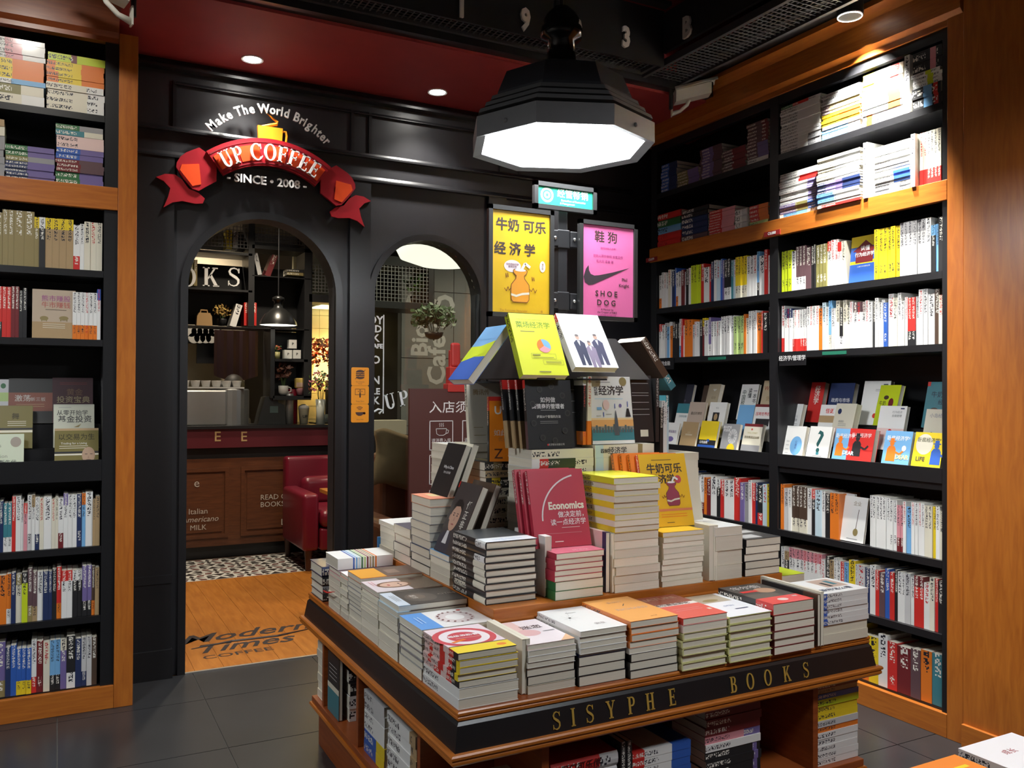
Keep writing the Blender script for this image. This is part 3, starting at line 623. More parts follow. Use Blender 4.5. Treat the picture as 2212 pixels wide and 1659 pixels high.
# lying stacks on the two top shelves of the right bookcase
GS = 'stacks on the top shelves of the wall bookcase'
def rst(px0, px1, zt, spec, place, ztop=None, hgt=None, depth=.17, off=.0, jit=.004):
    y1 = hit(px0, 480, 0, XR+.01).y; y0 = hit(px1, 480, 0, XR+.01).y; z = SH_Z[zt]
    return stack('shelf_stack_book', (XR+.008+off, y0, XR+.008+off+depth, y1-.003), z, '-x', spec, place, GS, ztop=z+hgt if hgt else None, jit=jit)
def S(c, n=1, T=.016, bands=(), **k): return dict(c=c, n=n, T=T, bands=bands, **{'ink': True, **k})
rst(1428, 1462, 'top', [S('N', 8, .017, ((.5,1.,'B'),))], 'the far blue-spined pile', hgt=.165)
rst(1464, 1510, 'top', [S('V', 5, .015, ((.5,1.,'E'),))], 'the olive pile beside the blue one', hgt=.085)
z_ = rst(1512, 1560, 'top', [S('U', 10, .015, ((.4,.9,'V'),))], 'the middle plum pile, far bay', hgt=.17)
rst(1562, 1612, 'top', [S('U', 7, .015, ((.0,.6,'M'),))], 'the maroon low pile, far bay', hgt=.115)
rst(1614, 1660, 'top', [S('W', 1, .02), S('V', 4, .017, ((.5,1.,'U'),)), S('M', 6, .016, ((.3,1.,'U'),))], 'the tall plum pile by the divider', hgt=.21)
rst(1686, 1772, 'top', [S('W', 4, .014, ((.0,.3,'G'),)), S('W', 10, .014), S('W', 1, .012, ((.3,.7,'R'),(.7,1,'F')))], 'the tall white pile by the divider', hgt=.235)
rst(1775, 1858, 'top', [S('W', 3, .016, ((.3,1.,'S'),)), S('p', 1, .016), S('Y', 1, .014), S('O', 3, .014, ((.55,1.,'Y'),)), S('U', 3, .015, ((.0,.8,'Q'),)), S('g', 3, .018, name='pale grey')], 'the mixed pile under the spotlight', hgt=.215)
rst(1862, 1950, 'top', [S('W', 2, .024, ((.75,.9,'O'),)), S('W', 4, .026, ((.05,.35,'O'),)), S('C', 3, .025, ((.1,.3,'R'),(.7,1.,'Y')))], 'the pile with orange labels', hgt=.235)
book('display_book', frame((XR+.005, hit(1952,300,0,XR).y, SH_Z['top']), (1,0,0), (0,0,1)), .16, .25, .025, 'W', 'white book standing upright between top-shelf piles', 'book', GS, (), True)
rst(1970, 2034, 'top', [S('K', 2, .036, ((.3,.6,'S'),(.1,.25,'R'))), S('W', 4, .012, ((.3,.5,'L'),)), S('K', 2, .036, ((.2,.4,'P'),))], 'the dark glossy pile beside the pillar', hgt=.245)
rst(1422, 1472, 'mid', [S('R', 2, .032, hard=True, ink=(.4,.02,.02)), S('S', 1, .032, hard=True, name='blue'), S('F', 1, .034, hard=True), S('R', 1, .03, hard=True, name='crimson')], 'the cloth-bound pile at the far end', hgt=.20)
rst(1474, 1530, 'mid', [S('U', 1, .028, hard=True), S('N', 3, .028, hard=True), S('K', 2, .022, hard=True)], 'the navy pile beside the cloth-bound one', hgt=.185)
rst(1532, 1588, 'mid', [S('P', 9, .014, ((.5,1.,'R'),))], 'the pink pile in the far bay', hgt=.135)
rst(1590, 1616, 'mid', [S('W', 3, .030, ((.0,.4,'g'),), hard=True)], 'the small white pile before the orange books', hgt=.105, off=-.004)
rst(1619, 1660, 'mid', [S('l', 1, .022), S('O', 4, .022, ((.5,1.,'R'),))], 'the orange pile by the divider', hgt=.105)
rst(1684, 1772, 'mid', [S('W', 2, .012, ((.3,.9,'S'),)), S('E', 3, .014, ((.6,1.,'V'),(.0,.3,'B'))), S('W', 9, .011, ((.0,.3,'V'),)), S('R', 2, .014, ((.5,1.,'W'),)), S('W', 2, .014)], 'the white and violet pile by the divider', hgt=.225)
rst(1775, 1868, 'mid', [S('W', 1, .012, ((.0,.9,'R'),)), S('W', 1, .012), S('S', 3, .014, ((.0,.6,'W'),)), S('N', 4, .013, ((.4,.8,'V'),)), S('W', 9, .013, ((.6,1.,'C'),))], 'the pale pile over the wood rail', hgt=.235, off=-.03)
book('display_book', frame((XR-.02, hit(1871,400,0,XR).y, SH_Z['mid']), (1,0,0), (0,0,1)), .17, .25, .022, 'W', 'white book upright in the middle of the lower top shelf', 'book', GS, (), True)
rst(1894, 1972, 'mid', [S('G', 4, .010, ((.3,.6,'W'),)), S('B', 4, .012, ((.45,1.,'W'),)), S('W', 9, .013)], 'the glaring white pile near the pillar', hgt=.215, off=-.02)
book('display_book', frame((XR-.02, hit(1974,400,0,XR).y, SH_Z['mid']), (1,0,0), (0,0,1)), .17, .225, .02, 'W', 'white book upright beside the red-footed set', 'book', GS, (), True)
row('shelved_book', 'C:R*6!225', 'of the red-footed striped set on the lower top shelf', GS, hit(1986,400,0,XR).y, 2.302, SH_Z['mid'], 'R', front=XR+.0)

# ================================================================== LEFT BOOKCASE
GL_ = 'books standing in the door bookcase'
X0 = -.30
def lrow(spec, z, rowname, a=X0, b=.172, **k):
    row('door_shelf_book', spec, 'along the %s, door bookcase' % rowname, GL_, a, b, z, 'L', front=YL+.012, **k)
lrow('Q*4!220 Q*2!235 Q+*2!235 Q^Y- K^W H^Y*4!215 W:R W- C*3!212', SH_Z['r1']+.014, 'khaki row')
lrow('W P W P^W R:K*2!212 R*2!212 M*2!215 K K', SH_Z['r2']+.012, 'red end of second row', X0, -.115)
lrow('W:O*6!205 W^B', SH_Z['r2']+.012, 'orange-footed end of second row', .058, .168)
face('display_book', 'L', 68, SH_Z['r2']+.012, .165, .210, .02, (.50,.40,.30), 'tan book with bull and bear drawing facing out among red spines', 3, .02,
  [('rect',0,0,.165,.07,'H'),('text','熊市赚股',.09,.17,.028,(.35,.10,.25),{'bold':.0005}),('text','牛市赚钱',.09,.142,.028,(.45,.12,.10),{'bold':.0005}),('rect',.05,.122,.13,.124,'D'),('disc',.045,.085,.016,.010,'Q'),('rect',.034,.072,.038,.082,'Q'),('rect',.052,.072,.056,.082,'Q'),('disc',.12,.088,.018,.009,'Q'),('rect',.106,.074,.110,.084,'Q'),('rect',.130,.074,.134,.084,'Q')]+lines(.04,.125,[.06,.052,.044],'C'))
lrow('W g+ W+ K+ N T:W*2 R W W- P^R W:g W^H- W:N C W+ C C- W:M W^V W*2 N:N S^O W+ H- H', SH_Z['r4'], 'row under the display', height=(.20,.235))
lrow('H W:Y O H O O+ O:W N C^Q L^K U:Q U:H W N N- K R:O W^R*2!205 K^W*2 V:K*2 D:O- H', SH_Z['r5'], 'second lowest row', height=(.20,.228))
lrow('C Y:W Y+ V:Q+ N B B:Y*3!195 W:R M:M C S:K*2!215 V^C K:W+ N g:N g D', SH_Z['r6'], 'lowest row', X0, .166, height=(.205,.245))
# display shelf of the left bookcase
disp('L', 0, -70, .205, .175, .016, (.62,.68,.52), 'pale landscape book with English title on the lower display step of the door bookcase', [('text','Business\nModel\nGeneration',.105,.105,.020,(.25,.28,.2),{'align':'LEFT','line':.95}) if False else ('text','Business',.085,.125,.022,(.28,.30,.22)),('text','Model',.080,.102,.022,(.28,.30,.22)),('text','Generation',.095,.079,.022,(.28,.30,.22)),('text','商业模式新生代',.105,.052,.021,(.1,.12,.1),{'bold':.0005}),('disc',.175,.14,.02,.022,(.35,.30,.25))])
disp('L', 0, 119, .172, .195, .018, 'E', 'olive trading book with a bald man photo on the lower display step', [('rect',0,0,.172,.195,(.17,.14,.03)),('rect',0,.185,.172,.195,'H'),('text','以交易为生',.085,.155,.029,(.03,.025,.0),{'bold':.0006}),('text','Trading for a Living',.075,.128,.013,(.7,.68,.6))]+lines(.018,.13,[.115,.106],'C')+[('rect',0,.084,.172,.092,'K'),('rect',0,.075,.172,.082,'C'),('disc',.132,.075,.026,.036,(.45,.30,.20)),('disc',.132,.052,.012,.004,(.12,.06,.04)),('rect',.118,.078,.128,.081,(.1,.06,.05)),('rect',.138,.078,.148,.081,(.1,.06,.05)),('poly',[(.128,.06),(.136,.06),(.132,.074)],(.36,.22,.15))])
disp('L', 1, -60, .225, .19, .016, 'E', 'olive landscape book on the middle display step of the door bookcase', [('rect',0,0,.225,.19,(.18,.15,.04)),('text','舞',.16,.14,.03,(.04,.03,0),{'bold':.0008}),('rect',0,.082,.225,.09,'K'),('rect',0,.07,.225,.08,'C')]+lines(.13,.2,[.118,.11,.1],'C'))
disp('L', 1, 116, .163, .195, .016, (.55,.56,.46), 'pale fund investing book on the middle display step', [('text','从零开始学',.075,.155,.025,(.05,.05,.05),{'bold':.0004}),('text','基金投资',.085,.125,.034,(.05,.05,.05),{'bold':.0008}),('poly',[(.08,.09),(.11,.105),(.10,.09)],'Q'),('rect',.02,.18,.07,.182,'G')])
disp('L', 2, -75, .165, .20, .016, 'g', 'white book with green field photo cut off at the edge of the upper display step', [('rect',.0,.10,.165,.14,'l'),('disc',.14,.17,.01,.012,'F')])
disp('L', 2, 18, .172, .205, .016, 'G', 'brown and grey book with red lower half on the upper display step', [('rect',0,.0,.172,.205,(.035,.033,.03)),('rect',0,.055,.172,.14,(.25,.08,.05)),('text','激荡',.055,.112,.032,(.6,.55,.5),{'bold':.0006}),('text','新三板',.115,.108,.020,(.55,.5,.45))]+lines(.03,.14,[.085,.075],'H'))
disp('L', 2, 113, .165, .21, .018, 'M', 'dark maroon book at the back of the upper display step beside the side panel', [('rect',0,0,.165,.21,(.055,.012,.018)),('text','黄金',.09,.14,.034,(.16,.08,.04),{'bold':.0006}),('text','投资宝典',.085,.105,.034,(.35,.28,.15),{'bold':.0006})]+lines(.03,.14,[.185,.178],'M'))
# lying stacks on its top shelves
def lst(px0, px1, z, spec, place, hgt, depth=.17):
    x0 = hit(px0, 300, 1, YL+.01).x; x1 = hit(px1, 300, 1, YL+.01).x
    stack('shelf_stack_book', (x0, YL+.008, x1, YL+.008+depth), z, '-y', spec, place, 'stacks on the top shelves of the door bookcase', ztop=z+hgt, jit=.004)
lst(-30, 95, 2.606, [S('C', 1, .034, ((.0,.4,'W'),)), S('E', 1, .034, ((.0,.4,'C'),)), S('S', 1, .018, ((.6,1.,'W'),)), S('O', 3, .024, ((.55,1.,'Y'),), name='orange red'), S('W', 4, .018, ((.4,.7,'P'),))], 'the pile cut off on the uppermost shelf', .275)
lst(100, 224, 2.606, [S('C', 4, .022, ((.0,.3,'W'),), name='pale yellow'), S('O', 2, .018, ((.4,.8,'Y'),)), S('O', 2, .018, ((.4,.85,'Y'),), name='red orange'), S('L', 1, .026, ((.5,.6,'M'),))], 'the yellow pile against the side panel', .245)
lst(-95, 10, 2.286, [S('G', 6, .018, ((.4,.9,'V'),)), S('C', 1, .024), S('H', 1, .018)], 'the pile cut off on the lower top shelf', .245)
lst(12, 118, 2.286, [S('V', 5, .014, ((.55,1.,'N'),)), S('G', 1, .020, ((.55,1.,'E'),)), S('V', 2, .02, ((.55,1.,'F'),))], 'the violet pile in the middle of the shelf', .145)
lst(122, 224, 2.286, [S('V', 2, .021, ((.5,1.,'F'),)), S('U', 3, .014, ((.5,1.,'M'),)), S('V', 2, .018, ((.5,1.,'B'),)), S('p', 2, .021), S('T', 1, .018, ((.0,.4,'C'),)), S('G', 1, .018, ((.5,1.,'F'),))], 'the violet pile against the side panel', .26)
# ================================================================== DISPLAY TABLE
TX0, TX1, TY0, TY1, TZ = .894, 2.388, 1.968, 3.411, .596
TB = empty('display_table', (0, 0, 0), 'square wooden book display table with black lettered panels', 'table')
boxo('table_top', TX0+.004, TX1-.004, TY0+.004, TY1-.004, TZ-.03, TZ, WOODR, TB)
MB().ring(TX0, TX1, TY0, TY1, [(-.02, TZ-.0005), (-.002, TZ-.0005), (.001, TZ-.004), (.001, TZ-.010), (-.003, TZ-.013), (.0, TZ-.016), (0, TZ-.022), (-.004, TZ-.026), (-.02, TZ-.026)]).build('top_moulding', WOODH, TB)
NB = MB().ring(TX0, TX1, TY0, TY1, [(-.02, .570), (-.002, .570), (.004, .562), (.014, .50), (-.02, .50)]).build('name_panel', BLACK, TB)
MB().ring(TX0, TX1, TY0, TY1, [(-.03, .50), (.026, .50), (.03, .496), (.03, .490), (.025, .486), (.027, .482), (.027, .476), (.020, .470), (.010, .466), (-.03, .466)]).build('lower_moulding', WOODH, TB)
boxo('inner_top', TX0+.01, TX1-.01, TY0+.01, TY1-.01, .455, .466, WOODR, TB)
boxo('bottom_shelf', TX0+.012, TX1-.012, TY0+.012, TY1-.012, .165, .188, WOODR, TB, .002)
MB().ring(TX0+.012, TX1-.012, TY0+.012, TY1-.012, [(-.02, .164), (.006, .164), (.008, .155), (.002, .146), (-.02, .146)]).build('bottom_moulding', WOODH, TB)
boxo('plinth', TX0+.035, TX1-.035, TY0+.035, TY1-.035, 0, .146, WOODR, TB)
for xa in (1.148, 2.150): boxo('divider', xa, xa+.022, TY0+.02, 2.36, .189, .454, WOODR, TB)
boxo('divider', TX0+.02, 1.147, TY0+.30, TY0+.322, .189, .454, WOODR, TB)
for ya in (2.83, 3.255): boxo('divider', TX0+.02, 1.22, ya, ya+.022, .189, .454, WOODR, TB)
boxo('core_panel', 1.222, 2.12, 2.362, 3.36, .189, .454, mat('dark_wood', (.09, .025, .01), .5), TB)
# second tier
T2X0, T2X1, T2Y0, T2Y1, TZ2 = 1.128, 2.268, 2.238, 3.275, .765
boxo('tier_riser', T2X0, T2X1, T2Y0, T2Y1, TZ+.0005, TZ2, WOODH, TB, .002)
MB().ring(T2X0, T2X1, T2Y0, T2Y1, [(-.001, TZ2-.045), (.005, TZ2-.045), (.005, TZ2-.036), (-.001, TZ2-.03)]).build('tier_moulding', WOODH, TB)

# ---- serif capitals cut from strokes
def serif_polys(ch):
    t, n, s, sw = .17, .075, .055, .085     # thick, thin, serif height, serif overhang
    R = lambda x0, y0, x1, y1: [(x0,y0),(x1,y0),(x1,y1),(x0,y1)]
    stem = lambda x, w=t, lo=1, hi=1: [R(x, 0, x+w, 1)]+([R(x-sw, 0, x+w+sw, s)] if lo else [])+([R(x-sw, 1-s, x+w+sw, 1)] if hi else [])
    def arc(cx, cy, ro, rio, a0, a1, k=22):
        out = []
        for i in range(k):
            b, c = math.radians(a0+(a1-a0)*i/k), math.radians(a0+(a1-a0)*(i+1)/k)
            out.append([(cx+ro[0]*math.cos(b), cy+ro[1]*math.sin(b)), (cx+ro[0]*math.cos(c), cy+ro[1]*math.sin(c)), (cx+rio[0]*math.cos(c), cy+rio[1]*math.sin(c)), (cx+rio[0]*math.cos(b), cy+rio[1]*math.sin(b))])
        return out
    if ch == 'I': return stem(.12), .41
    if ch == 'H': return stem(.09)+stem(.52)+[R(.2,.47,.6,.47+n)], .78
    if ch == 'E': return stem(.09,t,1,1)+[R(.2,1-n,.6,1),R(.2,0,.62,n),R(.2,.47,.5,.47+n),R(.56,.76,.61,1),R(.58,0,.63,.25),R(.46,.38,.51,.64)], .70
    if ch == 'F': return stem(.09)+[R(.2,1-n,.6,1),R(.2,.47,.5,.47+n),R(.56,.76,.61,1),R(.46,.38,.51,.64)], .66
    if ch == 'P': return stem(.09)+[R(.2,1-n,.4,1),R(.2,.45,.4,.45+n)]+arc(.38,.725,(.26,.275),(.10,.20),-90,90), .68
    if ch == 'B': return stem(.09,t,1,1)+[R(.2,1-n,.4,1),R(.2,.49,.4,.49+n),R(.2,0,.4,n)]+arc(.38,.76,(.22,.24),(.07,.165),-90,90)+arc(.38,.275,(.27,.275),(.11,.2),-90,90), .70
    if ch == 'K': return stem(.09)+[[(.24,.42),(.56,.97),(.66,.97),(.30,.38)],[(.33,.56),(.60,.03),(.78,.03),(.43,.66)],R(.48,1-s,.76,1),R(.52,0,.84,s)], .82
    if ch == 'Y': return [R(.30,0,.47,.48),R(.2,0,.57,s),[(.04,.97),(.21,.97),(.46,.46),(.31,.44)],[(.60,.97),(.69,.97),(.46,.44),(.40,.46)],R(-.03,1-s,.30,1),R(.50,1-s,.77,1)], .74
    if ch == 'O': return arc(.42,.5,(.40,.52),(.23,.45),0,360,40), .84
    if ch == 'C': return arc(.43,.5,(.42,.52),(.25,.45),42,318,32)+[R(.70,.66,.755,.97),[(.70,.12),(.78,.2),(.76,.26),(.68,.2)]], .80
    if ch == 'U': return [R(.12,.3,.29,1),R(.60,.3,.60+n,1),R(.03,1-s,.38,1),R(.5,1-s,.78,1)]+arc(.398,.3,(.278,.32),(.108,.235),180,360), .80
    if ch == 'S':
        pts = [(.60,.80),(.52,.93),(.36,.98),(.20,.93),(.12,.79),(.17,.65),(.33,.55),(.47,.47),(.58,.36),(.59,.20),(.50,.07),(.34,.02),(.17,.07),(.09,.20)]
        wd = [.04,.045,.06,.075,.11,.13,.15,.15,.13,.11,.075,.06,.05,.04]; out = []
        for i in range(len(pts)-1):
            a, b = Vector(pts[i]), Vector(pts[i+1])
            def nr(k):
                d = Vector(pts[min(k+1, len(pts)-1)])-Vector(pts[max(k-1, 0)]); return Vector((-d.y, d.x)).normalized()*wd[k]/2
            p, q = nr(i), nr(i+1); out.append([tuple(a+p), tuple(a-p), tuple(b-q), tuple(b+q)])
        return out+[[(.575,.72),(.635,.72),(.635,.97),(.595,.97)],[(.055,.03),(.095,.03),(.115,.29),(.055,.29)]], .70
    return [], .4
def serif(ch, h, material, M, parent, depth=.004, name='letter', sx=1.0):
    polys, adv = serif_polys(ch); mb = MB()
    for p in polys: mb.prism([(x*h*sx, y*h) for x, y in p], 0, depth, 'z')
    o = mb.build(name, material, parent); o.matrix_local = M
    return adv*h*sx
GOLD = mat('gold_letter', (.62, .40, .08), .4, metal=.35)
# SISYPHE BOOKS: each letter stands at its own place along the front panel
ux = Vector((1, 0, 0)); uy = Vector((0, -.010, -.062)).normalized()*-1
for ch, px in zip('SISYPHEBOOKS', (1200, 1236, 1272, 1317, 1362, 1402, 1450, 1582, 1618, 1656, 1697, 1738)):
    q = hit(px, 1555-(px-1200)*.152, 1, TY0-.006); adv = serif_polys(ch)[1]*.046*.82
    serif(ch, .046, GOLD, frame((q.x-adv/2, TY0-.0135, .508), ux, uy), NB, .002, 'letter', .82)

# ---- stacks on the table top (front row, spine toward the cafe side)
GT = 'book stacks on the display table'
def tst(x0, x1, y0, y1, z, ztop, spine, spec, place, jit=.0035): return stack('table_stack_book', (x0, y0, x1, y1), z+.0005, spine, spec, place, GT, ztop=ztop, jit=jit)
def cov_bull(W, L):
    cx, cy = W*.46, L*.56
    return [('rect',0,0,W,L,(.72,.60,.64)),('disc',cx,cy,.088,.085,(.55,.05,.07)),('disc',cx,cy,.070,.068,(.75,.68,.70)),('disc',cx,cy,.047,.046,(.55,.05,.07)),('rect',0,0,W,.055,'Y'),('rect',0,.055,W,.060,'K'),('disc',W*.82,.028,.014,.010,'O'),
            ('text','超级激励者',cx,cy+.01,.018,(.8,.75,.75),{'bold':.0006}),('poly',[(cx-.05,cy-.045),(cx-.005,cy-.028),(cx-.012,cy-.020),(cx-.055,cy-.036)],'O'),('line',[(cx-.03,cy-.012),(cx+.045,cy-.012)],.002,'C')]
check = ((0.,.09,'Y'),(.09,.2,'K'),(.2,.3,'R'),(.3,.4,'p'),(.4,.55,'R'),(.75,.85,'R'))
tst(.902, 1.070, 1.982, 2.215, TZ, .737, '-x', [S('W', 2, .026, name='thick cream', inset=-.002), S('p', 1, .0175, ((0.,.2,'K'),(.2,.35,'R'),(.5,.7,'R')), name='red checked'), S('p', 3, .0175, check, name='red checked'), S('p', 1, .0175, ((0.,.12,'K'),(.12,.25,'R'),(.4,.5,'R')), name='bullseye-covered', cover=cov_bull)], 'the corner stack with the bullseye cover', .0025)
def upright(x0, x1, y0, y1, z, h, base, label, n=1, bands=(), hard=False):
    "thin books standing on edge between stacks, spine upward"
    t = (x1-x0)/n
    for i in range(n):
        M = frame((x0+(i+1)*t, y0, z+.001+h), (0,0,-1), (0,1,0))
        book('upright_book', M, h, y1-y0, t-.0006, base, label if n == 1 else label.replace('#', 'first' if i == 0 else 'second'), 'book', 'books wedged upright on the display table', bands, None, hard)
upright(1.083, 1.107, 2.003, 2.215, TZ, .146, 'C', '# of two cream books wedged upright beside the bullseye stack', 2)
def cov_pink(W, L): return [('rect',0,0,W,L,(.78,.70,.72)),('rect',0,L*.35,W*.45,L,(.72,.50,.46)),('disc',W*.4,L*.45,.035,.03,(.70,.42,.42)),('text','迷恋',W*.62,L*.66,.034,(.08,.05,.05),{'bold':.0008}),('poly',[(W,.0),(W,.05),(W*.7,0)],(.75,.45,.25))]+lines(W*.7,W*.95,[L*.45,L*.43],'G')
tst(1.110, 1.259, 1.997, 2.22, TZ, .727, '-x', [S('C', 1, .022, name='thick cream'), S('W', 2, .023, ((0,1,'K'),), name='black-covered'), S('W', 3, .015, name='white wrapped'), S('p', 1, .015, name='pink-covered', cover=cov_pink)], 'the stack beside the wedged cream books')
def cov_white(W, L): return [('line',[(W*.35,L*.62),(W*.5,L*.85)],.0006,'G')]+[('line',[(W*.3,L*.55),(W*.3+.03*math.cos(a*.7),L*.55+.03*math.sin(a*.7))],.0005,'G') for a in range(9)]+[('disc',W*.3,L*.55,.004,.004,'K'),('text','Anton',W*.5,L*.75,.014,(.3,.3,.3)),('text','安东',W*.62,L*.2,.018,(.35,.3,.3))]
tst(1.263, 1.418, 1.986, 2.225, TZ, .747, '-x', [S('K', 1, .028, name='black-spined'), S('C', 2, .026, ((0,1,'K'),), name='black-covered'), S('N', 1, .008, name='thin navy'), S('W', 4, .016, cover=cov_white)], 'the plain white stack in the front row')
def cov_orange(W, L): return [('rect',0,0,W,L,(.80,.36,.08)),('text','RICHARD',W*.55,L*.48,.026,(.55,.35,.25),{'bold':.0004}),('text','影响力',W*.5,L*.8,.018,(.6,.35,.2)),('line',[(W*.5,L*.62),(W*.6,L*.70)],.003,'K'),('text','经济学',W*.6,L*.1,.008,(.5,.25,.1))]
tst(1.424, 1.592, 1.973, 2.225, TZ, .758, '-x', [S('K', 3, .022, name='black-spined'), S('W', 1, .016), S('O', 4, .018, name='orange', cover=cov_orange)], 'the orange stack in the front row')
def cov_red(W, L): return [('rect',0,0,W,L*.52,(.70,.10,.07)),('rect',0,L*.52,W,L*.62,(.8,.75,.7)),('rect',0,L*.62,W,L,(.28,.06,.03)),('text','NATURE',W*.45,L*.86,.036,(.42,.22,.15),{'bold':.001}),('text','哈佛商业评论',W*.45,L*.57,.022,(.15,.08,.06),{'bold':.0008})]+lines(W*.2,W*.8,[L*.35,L*.28],'P')+[('rect',W*.85,L*.2,W*.92,L*.26,'C')]
tst(1.597, 1.764, 1.960, 2.215, TZ, .748, '-x', [S((.62,.60,.28), 5, .020, name='yellow-edged', hard=True), S('p', 1, .02), S('R', 1, .018, name='red and brown', cover=cov_red)], 'the red and brown stack in the front row')
def cov_ff(W, L): return [('rect',0,0,W,L,(.80,.80,.82)),('rect',0,L*.62,W*.9,L,(.45,.38,.28)),('disc',W*.5,L*.72,.03,.014,'Q'),('text','OPEN',W*.55,L*.42,.016,(.3,.35,.5)),('rect',W*.5,L*.25,W*.8,L*.28,'N')]
tst(1.772, 1.942, 1.956, 2.21, TZ, .733, '-x', [S((.62,.62,.26), 6, .022, name='yellow-edged white', hard=True, cover=cov_ff)], 'the white stack with yellow boards')
def cov_gr(W, L): return [('rect',0,0,W,L,(.05,.045,.04)),('rect',0,0,W,L*.30,(.75,.07,.06)),('rect',0,L*.30,W*.7,L*.5,(.10,.085,.07)),('disc',W*.66,L*.62,.040,.030,(.45,.26,.16)),('rect',W*.1,L*.6,W*.5,L*.68,'R'),('disc',W*.45,L*.15,.020,.014,(.8,.65,.6)),('text','华尔街',W*.45,L*.82,.040,(.5,.48,.45),{'bold':.001}),('rect',W*.78,L*.2,W*.9,L*.24,'p')]
tst(1.946, 2.118, 1.952, 2.20, TZ, .752, '-x', [S('W', 5, .021, ((0,1,'M'),), name='crimson-spined white'), S('K', 1, .030, ((0,.3,'R'),), name='black and red', cover=cov_gr)], 'the stack with a black and red top cover')
upright(2.122, 2.134, 1.955, 2.20, TZ, .165, 'K', 'dark brown book wedged upright in the front row', 1, ((.0,.25,'D'),)); upright(2.135, 2.148, 1.955, 2.22, TZ, .172, 'C', 'cream book wedged upright by the white spines', 1)
def cov_h(W, L): return [('rect',0,0,W,L,(.82,.82,.80)),('rect',W*.35,L*.1,W*.92,L*.55,(.55,.40,.32)),('rect',W*.5,L*.2,W*.8,L*.3,'T'),('rect',W*.4,L*.38,W*.7,L*.45,'K'),('text','股市怎么看',W*.2,L*.5,.028,(.05,.06,.1),{'xd':(0,-1,0),'yd':(1,0,0),'bold':.0008})]
tst(2.155, 2.372, 1.962, 2.135, TZ, .758, '-y', [S('C', 1, .030, name='thick cream', ink=None), S('C', 1, .030, name='thick ivory', ink=None), S('W', 6, .0165, ((.87,.97,'B'),), name='white blue-marked', cover=cov_h)], 'the corner stack of white spines')
tst(2.279, 2.404, 2.26, 2.50, TZ, .748, '-x', [S('C', 3, .03), S('L', 1, .03, name='lime green', cover=lambda W, L: [('text','管理',W*.5,L*.8,.02,(.2,.25,.02))])], 'the lime-topped stack by the tier corner')
for k, (c, nm, y0) in enumerate((('W', 'the plain pale stack on the pillar side', 2.53), ('R', 'the red-topped stack on the pillar side', 2.78), ('N', 'the navy stack on the pillar side', 3.03))):
    tst(2.275, 2.378, y0, y0+.2, TZ, .70, '-x', [S('C', 3, .03), S(c, 2, .02)], nm)

# ---- side column toward the cafe (page edges outward)
def cov_dots(W, L): return [('rect',0,0,W,L,(.76,.74,.72)),('rect',0,0,W,L*.30,(.10,.30,.68)),('disc',W*.5,L*.62,.062,.058,(.66,.58,.57)),('disc',W*.5,L*.62,.030,.028,(.80,.78,.76)),('disc',W*.12,L*.8,.007,.007,'R')]+[('disc',W*.5+.055*math.cos(a),L*.62+.05*math.sin(a),.004,.004,'M') for a in [i*.39 for i in range(16)]]+lines(W*.3,W*.7,[L*.1,L*.15],'s')
tst(.900, 1.125, 2.228, 2.405, TZ, .737, '+y', [S('C', 1, .026, name='thick cream'), S('G', 4, .020, (), name='grey-jacketed', hard=True), S('W', 1, .018, name='blue and white', cover=cov_dots)], 'the side stack next to the bullseye')
def cov_owl(W, L): return [('rect',0,0,W,L,(.045,.035,.03)),('rect',0,0,W,L*.17,(.62,.68,.76)),('disc',W*.55,L*.45,.055,.050,(.10,.08,.065)),('disc',W*.5,L*.4,.03,.028,(.16,.12,.09)),('text','CITIES',W*.5,L*.85,.022,(.4,.35,.3),{'xd':(0,1,0),'yd':(-1,0,0)}),('text','城市',W*.5,L*.35,.024,(.55,.5,.45))]+lines(W*.25,W*.7,[L*.06,L*.09,L*.12],'G')
tst(.898, 1.123, 2.412, 2.585, TZ, .762, '+y', [S('C', 3, .022, name='cream'), S('C', 2, .018, name='pale'), S('D', 2, .014, ((0,.17,'s'),), name='dark brown', cover=cov_owl)], 'the side stack with a dark cover')
def cov_face(W, L): return [('rect',0,0,W,L,(.66,.58,.60)),('rect',0,L*.55,W,L,(.12,.08,.05)),('disc',W*.5,L*.38,.045,.058,(.16,.07,.03)),('disc',W*.5,L*.38,.034,.048,(.62,.40,.30)),('disc',W*.46,L*.46,.007,.004,(.1,.05,.04)),('disc',W*.6,L*.46,.007,.004,(.1,.05,.04)),('disc',W*.53,L*.29,.010,.005,(.5,.12,.10)),('text','自己',W*.2,L*.75,.018,(.2,.1,.1))]+lines(W*.1,W*.5,[L*.08,L*.12],'P')
tst(.900, 1.123, 2.592, 2.760, TZ, .765, '+y', [S('C', 3, .030, name='thick cream'), S('C', 5, .015, name='cream'), S('p', 1, .016, name='pale pink', cover=cov_face)], 'the side stack with a portrait cover')
def cov_or2(W, L): return [('rect',0,0,W,L*.42,(.72,.33,.03)),('rect',0,L*.42,W,L,(.12,.07,.05)),('rect',W*.3,L*.5,W*.7,L*.7,(.25,.16,.12))]
tst(.902, 1.123, 2.767, 2.912, TZ, .774, '+y', [S('C', 2, .024, name='cream'), S('W', 7, .015, ((0,1,'G'),), name='grey-edged'), S('O', 1, .018, name='orange and brown', cover=cov_or2)], 'the side stack with an orange cover')
tst(.902, 1.120, 2.916, 3.005, TZ, .752, '+y', [S('C', 7, .018, name='small cream'), S('R', 1, .012, cover=lambda W, L: [('rect',0,0,W,L*.8,(.8,.78,.76))])], 'the narrow side stack with red edge')
zt_ = tst(.902, 1.120, 3.012, 3.155, TZ, .748, '+y', [S('C', 6, .020, name='cream'), S('P', 1, .016), S('U', 1, .014, name='dark plum')], 'the side stack below the striped book')
